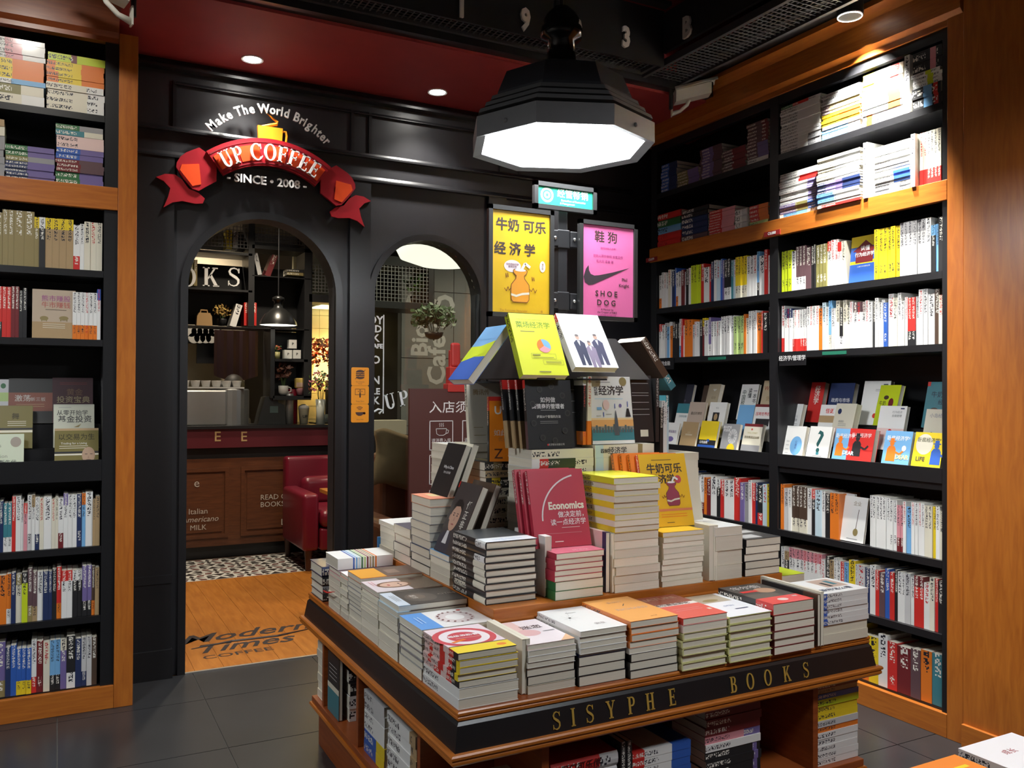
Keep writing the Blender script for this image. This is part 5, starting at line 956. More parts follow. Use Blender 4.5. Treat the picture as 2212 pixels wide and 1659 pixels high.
cst(1.945+.01, 2.14, fy+.03, fy+.2, .41, '-y', [S('D', 4, .03, name='brown'), S('U', 4, .022)], 'the brown pile deep in the front cubby') if False else None
cst(2.185, 2.375, fy, fy+.165, .450, '-y', [S('W', 5, .022, name='white'), S('O', 1, .018), S('g', 1, .022), S('Y', 2, .024, name='yellow'), S('L', 1, .024, name='bright yellow'), S('B', 1, .018), S('H', 1, .016), S('M', 1, .014)], 'the pillar-side cubby pile')
cst(.925, 1.14, fy+.0, fy+.17, .34, '-x', [S('K', 3, .026), S('C', 3, .02)], 'the pile in the corner cubby')
# cafe-side cubbies
cst(.925, 1.14, 3.285, 3.385, .440, '+y', [S('C', 8, .030, name='small cream')], 'the rear corner cubby pile')
book('cubby_book', frame((.935, 3.225, .190), (0,-1,0), (0,0,1)), .145, .225, .014, 'K', 'black and teal book facing out from the side cubby', 'book', GC, (), None, False, [('rect',0,0,.145,.09,'T'),('rect',0,.09,.145,.11,'C')]+lines(.02,.12,[.15,.165,.18,.135],'g'))
cst(.955, 1.18, 3.06, 3.235, .375, '-y', [S('W', 2, .03), S('K', 2, .03)], 'the dark pile behind the facing cubby book')
cst(.925, 1.14, 2.60, 2.80, .395, '-x', [S('Y', 1, .035, ((.4,1.,'B'),)), S('B', 1, .035, ((.0,.4,'Y'),)), S('W', 2, .03), S('g', 2, .03)], 'the colourful side cubby pile')
cst(.925, 1.14, 2.33, 2.57, .40, '-x', [S('W', 6, .034, ((.0,.2,'H'),))], 'the pale side cubby pile')

# ---- a second table at the very corner of the view
T9 = empty('corner_table', (1.80, .85, 0), 'wooden display table just entering the view', 'table')
boxo('table_top', -.34, .5, -.55, .315, .56, .60, WOODR, T9, .004); boxo('apron', -.32, .48, -.53, .295, .45, .56, BLACK, T9); boxo('plinth', -.3, .45, -.5, .27, 0, .45, WOODR, T9)
q = hit(1975, 1655, 2, .655)
def tcov(c, extra=()): return lambda W, L: [('rect',0,0,W,L,c)]+list(extra)
stack('corner_table_book', (1.500, .915, 1.645, 1.145), .601, '-x', [S('W', 2, .018), S('O', 1, .018, name='orange', cover=tcov((.80,.22,.02), [('rect',.03,.10,.11,.16,(.35,.15,.05)),('rect',.02,.18,.12,.19,'Y')]))], 'the orange pile on the corner table', 'books on the corner table')
stack('corner_table_book', (1.668, .99, 1.85, 1.150), .601, '-x', [S('W', 3, .020, name='white', cover=tcov((.78,.76,.76), [('text','成长',.08,.10,.02,(.4,.1,.1))]))], 'the white pile on the corner table', 'books on the corner table')
stack('corner_table_book', (1.652, .74, 1.825, .982), .601, '-x', [S('W', 2, .020), S('S', 1, .020, name='cyan', cover=tcov((.08,.45,.62)))], 'the cyan pile on the corner table', 'books on the corner table')
# ================================================================== COFFEE SIGN ON THE FACADE
SX, SZ = .955, 2.262
SG = empty('coffee_sign', (SX, YF-.03, SZ), 'red ribbon coffee shop sign above the arched doorway', 'sign')
CRIM = mat('crimson_ribbon', (.36, .008, .018), .4, noise=.15); ORR = mat('orange_red_panel', (.78, .075, .012), .4); WHT = mat('white_letter', (.80, .80, .79), .45)
def arcband(r0, r1, a0, a1, y0, y1, name, material, n=24, parent=SG):
    mb = MB()
    for i in range(n):
        b, c = [math.radians(a0+(a1-a0)*k/n) for k in (i, i+1)]
        mb.prism([(r0*math.sin(b), r0*math.cos(b)-.10), (r1*math.sin(b), r1*math.cos(b)-.10), (r1*math.sin(c), r1*math.cos(c)-.10), (r0*math.sin(c), r0*math.cos(c)-.10)], y0, y1)
    return mb.build(name, material, parent)
arcband(.382, .520, -37, 37, -.035, -.012, 'ribbon', CRIM)
arcband(.498, .504, -36.3, 36.3, -.0375, -.0352, 'ribbon_stripe', mat('dark_crimson', (.20, .004, .012), .5)); arcband(.391, .397, -36, 36, -.0375, -.0352, 'ribbon_stripe', mat('dark_crimson', (.20, .004, .012), .5))
for a0, a1 in ((-35.5, -21), (-20, -7), (-4, 10), (11.5, 21), (22.5, 35.5)): arcband(.408, .484, a0, a1, -.0385, -.0352, 'ribbon_panel', ORR, 8)
for s in (-1, 1):
    f = lambda pts: [(s*x, z) for x, z in pts]
    MB().prism(f([(.262,.262),(.300,.305),(.345,.332),(.372,.318),(.405,.300),(.432,.275),(.448,.245),(.450,.222),(.415,.170),(.375,.125),(.345,.118),(.300,.150),(.262,.175)]), -.022, -.004).build('ribbon_fold', CRIM, SG)
    MB().prism(f([(.345,.250),(.425,.238),(.434,.210),(.375,.138),(.335,.150)]), -.0255, -.0222).build('ribbon_panel', ORR, SG)
    MB().prism(f([(.315,.085),(.345,.110),(.39,.125),(.42,.165),(.455,.188),(.50,.185),(.540,.165),(.505,.150),(.475,.118),(.485,.075),(.505,.022),(.465,.050),(.42,.062),(.36,.055),(.325,.060)]), -.012, .0).build('ribbon_tail', CRIM, SG)
# UP COFFEE, letter by letter along the arc
ang = -34
for ch in 'UP COFFEE':
    if ch == ' ': ang += 4; continue
    wdt = serif_polys(ch)[1]*.082*.92; a = math.radians(ang+math.degrees(wdt/2/.445)); r = .404
    x, z = r*math.sin(a), r*math.cos(a)-.10
    tx, tz = math.cos(a), -math.sin(a)
    serif(ch, .082, WHT, frame((x-tx*wdt/2, -.050, z-tz*wdt/2), (tx, 0, tz), (math.sin(a), 0, math.cos(a))), SG, .012, 'letter', .92)
    ang += math.degrees((wdt+.007)/.445)
ADV = dict(M=.9, a=.58, k=.57, e=.60, T=.64, h=.61, W=1.0, o=.62, r=.40, l=.27, d=.63, B=.66, i=.27, g=.63, t=.37); ADV[' '] = .30
s_ = 'Make The World Brighter'; tot = sum(ADV[c] for c in s_); sz = .066; R_ = .385; ZO = .160; ang = -math.degrees(tot*sz*.80/2/R_)-1.5
for ch in s_:
    w_ = ADV[ch]*sz*.80; a = math.radians(ang)+w_/2/R_
    if ch != ' ':
        o = text(SG, ch, sz, (R_*math.sin(a), -.045, R_*math.cos(a)+ZO-.0), (math.cos(a), 0, -math.sin(a)), (math.sin(a), 0, math.cos(a)), name='letter', bold=.0012, ext=.005, material=WHT, sx=.84)
        o.data.align_y = 'BOTTOM_BASELINE'
    ang += math.degrees(w_/R_)
text(SG, '- SINCE • 2008 -', .059, (-.012, -.02, .203), (1,0,0), (0,0,1), name='letter', bold=.0012, ext=.005, material=WHT)
ORG = mat('orange_cup', (.80, .28, .01), .4)
MB().prism([(-.062,.40),(.056,.40),(.060,.482),(-.066,.482)], -.034, -.014).build('cup', ORG, SG)
MB().tube([(.058,-.024,.468),(.078,-.024,.468),(.082,-.024,.448),(.078,-.024,.408),(.062,-.024,.406)], .006).build('cup_handle', ORG, SG)
MB().tube([(-.045,-.024,.482),(.0,-.024,.494),(.030,-.024,.502),(.034,-.024,.514),(.012,-.024,.528),(-.018,-.024,.55)], [.004,.008,.009,.008,.006,.002]).build('steam', ORG, SG)

# ================================================================== STICKERS, SIGN STAND, CCTV
STK = mat('orange_sticker', (.80, .30, .02), .35); DKB = (.06, .025, .02)
for i, (z, lab, s) in enumerate(((1.476, 'orange door sticker with a crossed-out burger', 'No Outside\nFood'), (1.377, 'orange door sticker with a smiling open book', 'Keep Silent'), (1.278, 'orange door sticker with a cup and signal waves', 'Free Wifi'))):
    st = empty('door_sticker', (1.444, YF-.0335, z), lab, 'sticker', 'orange stickers on the door frame')
    mb = MB(); r = .008; w = .049; pts = []
    for cx, cz, a0 in ((w-r, w-r, 0), (-w+r, w-r, 90), (-w+r, -w+r, 180), (w-r, -w+r, 270)):
        pts += [(cx+r*math.cos(math.radians(a0+k*30)), cz+r*math.sin(math.radians(a0+k*30))) for k in range(4)]
    mb.prism(pts, -.001, .001).build('plate', STK, st)
    mb = MB()
    def D(cx, cz, rx, rz, c=DKB, a0=0, a1=360):
        k = 18; mb.add([(cx+rx*math.cos(math.radians(a0+(a1-a0)*j/k)), -.0016, cz+rz*math.sin(math.radians(a0+(a1-a0)*j/k))) for j in range(k+1)], [tuple(range(k+1))], c)
    def Bx(x0, z0, x1, z1, c=DKB, y=-.0016): mb.add([(x0,y,z0),(x1,y,z0),(x1,y,z1),(x0,y,z1)], [(0,1,2,3)], c)
    if i == 0:
        D(0, .022, .024, .014, a0=0, a1=180); Bx(-.024, .012, .024, .018); Bx(-.024, .002, .024, .008); D(0, -.002, .024, .012, a0=180, a1=360); mb.add([(-.03,-.002,-.014),(-.026,-.002,-.014),(.03,-.002,.036),(.026,-.002,.036)], [(0,1,2,3)], DKB)
    elif i == 1:
        for x0, x1 in ((-.028, -.001), (.001, .028)):
            Bx(x0, .0, x1, .0025); Bx(x0, .030, x1, .0325); Bx(x0, 0, x0+.0022, .032); Bx(x1-.0022, 0, x1, .032)
        D(-.010, .019, .0025, .0025); D(.010, .019, .0025, .0025); Bx(-.006, .008, .006, .010); Bx(-.004, -.014, .004, .006)
    else:
        D(-.002, .006, .023, .020, a0=180, a1=360); D(.024, .0, .007, .007); D(.024, .0, .004, .004, (.80,.30,.02))
        for rr in (.008, .015, .022):
            k = 10
            for j in range(k):
                b, c = [math.radians(45+90*q/k) for q in (j, j+1)]
                mb.add([(rr*math.cos(b)-.002,-.0016,.012+rr*math.sin(b)),((rr+.003)*math.cos(b)-.002,-.0016,.012+(rr+.003)*math.sin(b)),((rr+.003)*math.cos(c)-.002,-.0016,.012+(rr+.003)*math.sin(c)),(rr*math.cos(c)-.002,-.0016,.012+rr*math.sin(c))], [(0,1,2,3)], DKB)
    mb.build('icon', PRINT, st, fix=False)
    text(st, s, .010, (0, -.0016, -.034), (1,0,0), (0,0,1), (.25,.10,.03), name='caption')
# notice board on a red-clamped stand
SB = empty('notice_stand', (1.85, 4.22, 0), 'brown notice board on a stand with a red clamp before the window', 'notice stand')
BRN = mat('brown_board', (.075, .022, .018), .5); RC = mat('red_clamp', (.42, .03, .025), .4)
bd = boxo('board', -.225, .32, -.012, .008, .62, 1.412, BRN, SB)
boxo('post', .015, .075, .012, .04, .02, 1.62, RC, SB, .004); boxo('clamp_block', .005, .105, -.006, .05, 1.44, 1.53, RC, SB, .004); boxo('clamp_jaw', -.01, .15, -.02, .05, 1.395, 1.44, RC, SB, .004); boxo('post_top', .018, .072, .0, .03, 1.53, 1.66, RC, SB, .012)
boxo('foot', -.15, .25, -.15, .18, 0, .02, BLACKM, SB)
MB().sphere((.075, -.012, 1.485), .014).build('knob', BLACKM, SB, smooth=True)
text(bd, '入店须知', .068, (-.055+.09, -.0125, 1.31), (1,0,0), (0,0,1), (.75,.74,.72), bold=.0003, name='board_text', sx=1.12)
LN = mat('white_line', (.7, .7, .68), .5)
def outl(cx, cz, w, h, t=.004):
    mb = MB(); mb.box(cx-w, cx+w, -.0132, -.0122, cz-h, cz-h+t); mb.box(cx-w, cx+w, -.0132, -.0122, cz+h-t, cz+h); mb.box(cx-w, cx-w+t, -.0132, -.0122, cz-h, cz+h); mb.box(cx+w-t, cx+w, -.0132, -.0122, cz-h, cz+h)
    return mb.build('icon_frame', LN, bd)
for cz, t1, t2 in ((1.165, '请消费入座', '一人一座'), (.985, '请勿自带', '外来食物'), (.80, '请勿吸烟', '保持安静')):
    for cx in (-.045, .145):
        outl(cx, cz, .068, .078); text(bd, t1, .0225, (cx, -.0128, cz-.028), (1,0,0), (0,0,1), (.7,.68,.66), name='board_text'); text(bd, t2, .0225, (cx, -.0128, cz-.055), (1,0,0), (0,0,1), (.7,.68,.66), name='board_text')
        mb = MB()
        if cz > 1.1:
            mb.tube([(cx-.03,-.0128,cz+.035),(cx-.026,-.0128,cz+.008),(cx-.012,-.0128,cz),(cx+.012,-.0128,cz),(cx+.026,-.0128,cz+.008),(cx+.03,-.0128,cz+.035),(cx-.03,-.0128,cz+.035)], .0018, 5); mb.tube([(cx+.03,-.0128,cz+.03),(cx+.042,-.0128,cz+.025),(cx+.038,-.0128,cz+.012),(cx+.026,-.0128,cz+.01)], .0018, 5)
            for k in (-.01, 0, .01): mb.tube([(cx+k,-.0128,cz+.045),(cx+k+.003,-.0128,cz+.052),(cx+k-.002,-.0128,cz+.058),(cx+k+.002,-.0128,cz+.065)], .0014, 4)
        else:
            mb.tube([(cx-.03,-.0128,cz),(cx+.022,-.0128,cz),(cx+.022,-.0128,cz+.03),(cx-.03,-.0128,cz+.018),(cx-.03,-.0128,cz)], .0018, 5); mb.tube([(cx-.03,-.0128,cz+.018),(cx+.01,-.0128,cz+.05),(cx+.022,-.0128,cz+.03)], .0018, 5)
        mb.build('icon', LN, bd)
# security cameras
CW = mat('camera_white', (.60, .58, .52), .45)
def cctv(loc, rz, label, s=1.0):
    c = empty('security_camera', loc, label, 'security camera'); c.rotation_euler = (0, 0, rz); c.scale = (s, s, s)
    MB().box(-.018, .018, -.006, .0, -.035, .035).build('wall_plate', CW, c)
    MB().tube([(0,-.005,-.02),(.0,-.05,-.005),(.0,-.09,.03),(0,-.10,.06)], [.014,.010,.010,.012]).build('arm', CW, c, smooth=True)
    b = MB(); b.prism([(-.04,-.035),(-.04,.028),(-.028,.04),(.028,.04),(.04,.028),(.04,-.035)], -.19, .01); b.v = [(x, y-.03, z+.10+(y+.1)*-.25) for x, y, z in b.v]
    b.build('housing', CW, c)
    sh = MB(); sh.prism([(-.046,.030),(-.030,.048),(.030,.048),(.046,.030),(.046,.035),(.031,.053),(-.031,.053),(-.046,.035)], -.225, .015); sh.v = [(x, y-.03, z+.10+(y+.1)*-.25) for x, y, z in sh.v]
    sh.build('sun_hood', CW, c)
    l = MB().lathe([(.001,0),(.028,0),(.028,.01),(.001,.01)], 20); l.v = [(x, -.222-z, y+.135) for x, y, z in l.v]
    l.build('lens', mat('lens_black', (.005,.005,.006), .08), c)
    return c
q = hit(1450, 238, 1, 3.69)
c_ = cctv((q.x, 3.69, q.z), math.radians(62), 'white security camera on an arm below the red soffit corner', .95)
MB().tube([(-.012,.004,.0),(-.012,.004,(3.03-q.z)/.95)], .012).build('drop_rod', BLACKM, c_)
q = hit(286, 36, 1, 3.80)
o_ = cctv((q.x, 3.80, q.z), math.radians(-80), 'pale camera arm above the door bookcase', 1.1)
MB().tube([(0,.004,.0),(0,.004,(3.6-q.z)/1.1)], .010).build('drop_rod', BLACKM, o_)

# ================================================================== WINDOW OF THE CAFE
def glass_mat():
    mt = bpy.data.materials.new('window_glass'); mt.use_nodes = True; nt = mt.node_tree; nt.nodes.clear(); L = nt.links.new
    out = nt.nodes.new('ShaderNodeOutputMaterial'); mx = nt.nodes.new('ShaderNodeMixShader'); tr = nt.nodes.new('ShaderNodeBsdfTransparent'); gl = nt.nodes.new('ShaderNodeBsdfGlossy')
    fr = nt.nodes.new('ShaderNodeFresnel'); fr.inputs[0].default_value = 1.7; gl.inputs['Roughness'].default_value = .015; tr.inputs[0].default_value = (.86, .90, .87, 1)
    L(fr.outputs[0], mx.inputs[0]); L(tr.outputs[0], mx.inputs[1]); L(gl.outputs[0], mx.inputs[2]); L(mx.outputs[0], out.inputs[0]); return mt
GLASS = glass_mat()
mb = MB(); n = 28
pts = [(WX-WR, .32)]+[(WX+WR*math.cos(math.pi-math.pi*i/n), WZ+WR*math.sin(math.pi-math.pi*i/n)) for i in range(n+1)]+[(WX+WR, .32)]
mb.prism(pts, YF+.05, YF+.056)
win = struct(mb.build('window_1', GLASS))
FW = mat('frosted_white', (.72, .74, .74), .6)
def wtxt(s, px, py, size, **k):
    q = hit(px, py, 1, YF+.048); return text(win, s, size, (q.x, YF+.0485, q.z), (1,0,0), (0,0,1), material=k.pop('material', FW), name='window_lettering', ext=.0003, **k)
for s, py, sz in (('DY', 692, .062), ('LD', 711, .055), ('K', 731, .058), ('CAFE', 748, .034), ('O', 778, .062), ('N', 822, .062), ('LE', 846, .048), ('K', 866, .058)): wtxt(s, 812, py, sz, bold=.0015)
q0, q1 = hit(829, 680, 1, YF+.047), hit(831, 893, 1, YF+.047)
MB().box(q0.x-.003, q0.x+.003, YF+.046, YF+.0485, q1.z, q0.z).build('window_line', FW, win)
q = hit(846, 878, 1, YF+.04)
serif('U', .085, FW, frame((q.x-.03, YF+.0495, q.z-.02), (.97,0,.24), (-.24,0,.97)), win, .0008, 'window_lettering'); serif('P', .085, FW, frame((q.x+.055, YF+.0495, q.z+.0), (.98,0,.2), (-.2,0,.98)), win, .0008, 'window_lettering')
MB().tube([(q.x-.10,YF+.049,q.z-.03),(q.x-.075,YF+.049,q.z-.015),(q.x-.05,YF+.049,q.z-.02),(q.x-.07,YF+.049,q.z-.04)], .006).build('window_flourish', FW, win)

# ================================================================== CAFE INTERIOR
cf = struct(boxo('floor_cafe', -.5, 4.4, YF+.004, 9.6, -.10, -.006, mat('cafe_subfloor', (.05, .03, .02), .8)))
PLK = wood('floor_plank', (.36, .12, .018), (.52, .20, .035), .3, scale=(7, .9, 1))
for i in range(22):
    x = -.5+.14*i
    if x > 2.6: break
    boxo('plank', x, x+.1385, YF+.0045, 6.645, -.006, 0, PLK, cf)
# patterned encaustic tiles: each tile a small star print
TW = mat('tile_white', (.62, .61, .57), .4)
mb = MB()
tb, ta = (.03, .025, .025), (.13, .05, .045)
def tile_print(mb, k):
    h = .1
    for a in range(4):
        c, s = math.cos(a*math.pi/2), math.sin(a*math.pi/2)
        Rr = lambda x, y: (x*c-y*s, x*s+y*c, .0004)
        if k: mb.add([Rr(0,0),Rr(.02,.045),Rr(.0,.095),Rr(-.02,.045)], [(0,1,2,3)], tb); mb.add([Rr(.03,.03),Rr(.09,.05),Rr(.095,.095),Rr(.05,.09)], [(0,1,2,3)], ta)
        else: mb.add([Rr(.015,.0),Rr(.095,-.05),Rr(.095,.05)], [(0,1,2)], tb); mb.add([Rr(.04,.06),Rr(.06,.04),Rr(.09,.07),Rr(.07,.09)], [(0,1,2,3)], tb)
tps = []
for k in (0, 1):
    m_ = MB(); tile_print(m_, k); tps.append(m_.mesh('tile_print', PRINT))
tmesh = MB().box(-.099, .099, -.099, .099, -.006, 0).mesh('pattern_tile', TW)
for i in range(12):
    for j in range(4):
        t = bpy.data.objects.new('pattern_tile', tmesh); COL.objects.link(t); t.parent = cf; t.location = (.3+.2*i, 6.748+.2*j, 0)
        p = bpy.data.objects.new('tile_print', tps[(i+j) % 2]); COL.objects.link(p); p.parent = t
# floor lettering
INKF = ink((.02, .015, .02))
def ftxt(s, px, py, size, **k):
    q = hit(px, py, 2, 0); return text(cf, s, size, (q.x, q.y, .0006), (1,.03,0), (-.03,1,0), material=INKF, name='floor_lettering', ext=.0002, **k)
ftxt('Modern', 527, 1368, .23, bold=.003, shear=.45); ftxt('Times', 522, 1392, .22, bold=.003, shear=.45); ftxt('COFFEE', 515, 1411, .085, bold=.0005, sx=1.25)
q = hit(540, 1380, 2, 0)
MB().tube([(q.x-.32, q.y-.06, .002), (q.x-.1, q.y-.01, .002), (q.x+.15, q.y-.02, .002), (q.x+.36, q.y+.05, .002)], [.002,.008,.008,.002], 6).build('floor_lettering', INKF, cf)
CREAM = mat('cafe_cream_wall', (.55, .48, .36), .7, noise=.15)
struct(boxo('wall_cafe_back', -.5, 4.4, 9.3, 9.4, 0, 3.6, CREAM)); struct(boxo('wall_cafe_left', -.6, -.5, YF+.12, 9.4, 0, 3.6, mat('cafe_dark_wall', (.06, .05, .045), .8)))
struct(boxo('wall_cafe_right', 4.3, 4.4, YF+.12, 9.4, 0, 3.6, mat('cafe_dark_wall', (.06, .05, .045), .8)))
GPN = mat('grey_wall_panel', (.16, .165, .16), .6, noise=.2)
gw = struct(boxo('wall_cafe_side', 2.45, 4.3, 6.55, 6.62, 0, 3.6, mat('panel_joint', (.03, .03, .03), .8)))
for i in range(4):
    for j in range(6): boxo('panel', 2.455+.46*i, 2.455+.46*i+.454, 6.542, 6.549, .02+.55*j, .02+.55*j+.544, GPN, gw)
GT_ = mat('grey_lettering', (.42, .42, .41), .6)
def gtxt(s, px, py, size, rot=True):
    q = hit(px, py, 1, 6.54); return text(gw, s, size, (q.x, 6.5405, q.z), (0,0,1) if rot else (1,0,0), (-1,0,0) if rot else (0,0,1), material=GT_, name='wall_lettering', bold=.006)
gtxt('Cafe air', 945, 740, .22); gtxt('Bio', 908, 735, .20); gtxt('ucto', 905, 665, .26, False) if False else gtxt('cto', 930, 650, .34, False)

# bar counter
BC = empty('bar_counter', (1.6, 7.48, 0), 'wood-panelled cafe counter with a maroon lettered band', 'counter')
MAR = mat('maroon_band', (.10, .012, .02), .4); PNL = wood('counter_wood', (.085, .028, .012), (.15, .05, .02), .4, scale=(1.2, 1.2, 9))
boxo('counter_top', -1.2, 1.25, -.04, .5, 1.075, 1.10, BLACK, BC); bnd = boxo('band', -1.2, 1.25, -.02, .48, .918, 1.075, MAR, BC); boxo('recess', -1.2, 1.25, .03, .48, .827, .918, BLACK, BC)
boxo('body', -1.2, 1.25, .012, .48, .10, .827, PNL, BC); boxo('plinth', -1.2, 1.25, .04, .48, 0, .10, BLACK, BC)
for i in range(3):
    x0 = -1.02+.80*i
    p = empty('panel', (x0, 0, 0), parent=BC)
    fr = MB(); fr.box(0, .70, -.002, .012, .17, .20); fr.box(0, .70, -.002, .012, .72, .75); fr.box(0, .03, -.002, .012, .20, .72); fr.box(.67, .70, -.002, .012, .20, .72); fr.build('panel_frame', PNL, p)
    boxo('panel_field', .05, .65, .004, .0118, .22, .70, PNL, p)
for px in (470, 527):
    q = hit(px, 944, 1, 7.455); text(bnd, 'E', .115, (q.x-1.6, -.0215, q.z), (1,0,0), (0,0,1), (.50,.34,.16), name='letter', bold=.001, ext=.001)
def ctxt(s, px, py, size, **k):
    q = hit(px, py, 1, 7.478); return text(BC, s, size, (q.x-1.6, -.0035, q.z), (1,0,0), (0,0,1), (.55,.50,.45), name='panel_lettering', **k)
ctxt('READ GOOD\nBOOKS', 562, 1083, .062, align='LEFT'); ctxt('L', 611, 1128, .075); ctxt('e', 425, 1044, .10); ctxt('Italian', 428, 1105, .065); ctxt('Americano', 432, 1122, .065, shear=.3); ctxt('MILK', 428, 1140, .06)

# overhead bar shelving
YS = 7.62
BS = empty('bar_shelf', (1.6, YS, 1.9), 'black hanging shelf unit with mesh panels above the cafe counter', 'shelf unit')
def sb(name, pxa, pya, pxb, pyb, d0=0, d1=.3, m_=BLACKM):
    a, b = hit(pxa, pya, 1, YS), hit(pxb, pyb, 1, YS)
    return boxo(name, min(a.x,b.x)-1.6, max(a.x,b.x)-1.6, d0, d1, min(a.z,b.z)-1.9, max(a.z,b.z)-1.9, m_, BS)
for a in ((380,535,545,553), (545,528,672,546), (380,618,545,632), (545,594,672,604), (380,703,668,712), (668,635,745,656)): sb('shelf_board', *a)
for a in ((538,450,549,706), (659,470,673,860), (585,706,593,860)): sb('post', *a)
sb('shelf_board', 593, 775, 665, 782); sb('shelf_board', 590, 855, 672, 864); sb('back_panel', 585, 712, 672, 862, .28, .3); sb('back_panel', 380, 556, 672, 706, .28, .3)
sb('shelf_board', 380, 440, 745, 456)
def mesh_panel(pxa, pya, pxb, pyb):
    a, b = hit(pxa, pya, 1, YS), hit(pxb, pyb, 1, YS); mb = MB(); st = .03
    x = min(a.x,b.x)
    while x < max(a.x,b.x): mb.box(x-1.6-.0025, x-1.6+.0025, .0, .004, min(a.z,b.z)-1.9, max(a.z,b.z)-1.9); x += st
    z = min(a.z,b.z)
    while z < max(a.z,b.z): mb.box(min(a.x,b.x)-1.6, max(a.x,b.x)-1.6, .004, .007, z-1.9-.0025, z-1.9+.0025); z += st
    o = mb.build('wire_mesh', mat('mesh_grey', (.12, .12, .12), .5), BS, fix=False); o['kind'] = 'stuff'
mesh_panel(400, 470, 538, 537); mesh_panel(550, 490, 660, 530); mesh_panel(674, 570, 740, 634)
mp = sb('mesh_backdrop', 400, 478, 538, 536, .26, .27, mat('pale_back', (.42, .42, .44), .7)); sb('mesh_backdrop', 555, 492, 660, 530, .26, .27, mat('pale_back', (.42, .42, .44), .7))
# OKS letters standing on the shelf
for s, px in (('O', 408), ('K', 458), ('S', 508)):
    q = hit(px, 602, 1, YS-.04)
    polys, adv = serif_polys(s); mb = MB()
    for p in polys: mb.prism([((x-adv/2)*.16, y*.16) for x, y in p], 0, .02, 'y')
    o = mb.build('shelf_letter', WHT, None, (q.x, YS+.02, hit(px, 618, 1, YS).z)); tag(o, 'white standing letter %s on the cafe shelf' % s, 'letter', 'letters on the cafe shelf')
def cbook(px0, px1, pyb, h, c, label, lean_=0, name='cafe_book'):
    a, b = hit(px0, pyb, 1, YS+.06), hit(px1, pyb, 1, YS+.06); y = math.radians(lean_)
    M = frame((a.x, YS+.06, a.z), (0,1,0), (math.sin(y),0,math.cos(y)))
    return book(name, M, .15, h, b.x-a.x, c, label, 'book', 'books on the cafe shelves', (), True)
cbook(489, 501, 537, .16, 'Y', 'yellow book behind mesh on the top cafe shelf'); cbook(503, 514, 537, .15, 'g', 'silver book behind mesh on the top cafe shelf')
cbook(410, 417, 617, .22, 'E', 'tall olive book at the frame edge of the cafe shelf'); cbook(419, 426, 617, .22, 'Q', 'khaki book beside the tall olive one')
cbook(557, 566, 594, .19, 'g', 'grey book leaning by the cafe shelf post', -12); cbook(572, 584, 594, .20, 'M', 'maroon book leaning far over on the cafe shelf', -48 if False else 20)
cbook(496, 510, 703, .20, 'W', 'white book leaning on the lower cafe shelf', 16); cbook(527, 537, 703, .20, 'R', 'red book standing at the cafe shelf post'); cbook(544, 554, 703, .20, 'R', 'crimson book standing past the cafe shelf post')
for i, (c, nm) in enumerate((('Q', 'gold'), ('K', 'black'))):
    q = hit(625, 594, 1, YS+.05); book('cafe_book', frame((q.x+.22, YS+.05, q.z+.028*i), (0,1,0), (-1,0,0)), .15, .24, .026, c, nm+'-spined book lying on the cafe shelf', 'book', 'books on the cafe shelves', (), True)
KR = mat('kraft_paper', (.40, .24, .10), .7)
q = hit(443, 703, 1, YS+.05); kb = empty('kraft_box', (q.x, YS+.08, q.z), 'kraft takeaway box with handle on the cafe shelf', 'box')
MB().prism([(-.065,0),(.065,0),(.06,.08),(.045,.11),(-.045,.11),(-.06,.08)], 0, .09).build('carton', KR, kb); MB().tube([(-.03,.045,.108),(-.025,.045,.135),(.025,.045,.135),(.03,.045,.108)], .007).build('handle', KR, kb)
def bouquet(name, loc, label, pot, leafc, n, rad, hgt, leaf=.03, cat='plant', up=True, seed=1):
    rnd = random.Random(seed)
    r = empty(name, loc, label, cat)
    if pot: MB().lathe(pot[0], 18).build('pot', pot[1], r, smooth=True)
    base = max(p[1] for p in pot[0]) if pot else 0
    for ci, c in enumerate(leafc):
        mb = MB()
        for i in range(n):
            a, e = rnd.uniform(0, 6.28), rnd.uniform(-.5, 1.3); rr = rad*(rnd.random()**.5)
            p = Vector((rr*math.cos(a)*math.cos(e), rr*math.sin(a)*math.cos(e), base+hgt*.55+(rr*math.sin(e)*hgt/rad*.6))) if up else Vector((rr*math.cos(a), rr*math.sin(a), -rnd.random()*hgt))
            d = Vector((rnd.uniform(-1,1), rnd.uniform(-1,1), rnd.uniform(-.6,1))).normalized(); s = d.orthogonal().normalized()*leaf*.35
            mb.add([p, p+d*leaf*.5+s, p+d*leaf, p+d*leaf*.5-s], [(0,1,2,3)])
        o = mb.build('foliage', mat('leaf_%d_%d_%d' % tuple(int(x*255) for x in c), c, .6), r, fix=False); o['kind'] = 'stuff'
    if up:
        for i in range(5):
            a = i*1.26; MB().tube([(0,0,base*.4), (rad*.3*math.cos(a), rad*.3*math.sin(a), base+hgt*.4)], .003, 5).build('stem', mat('stem_green', (.05,.09,.03), .6), r)
    return r
PW = mat('china_white', (.65, .63, .60), .3)
q = hit(481, 703, 1, YS+.05); bouquet('dried_flower_pot', (q.x, YS+.1, q.z), 'small dark pot of golden dried flowers on the cafe shelf', ([(.03,0),(.042,.05),(.04,.06)], BLACKM), [(.45,.30,.08),(.30,.18,.05)], 60, .07, .10, seed=3)
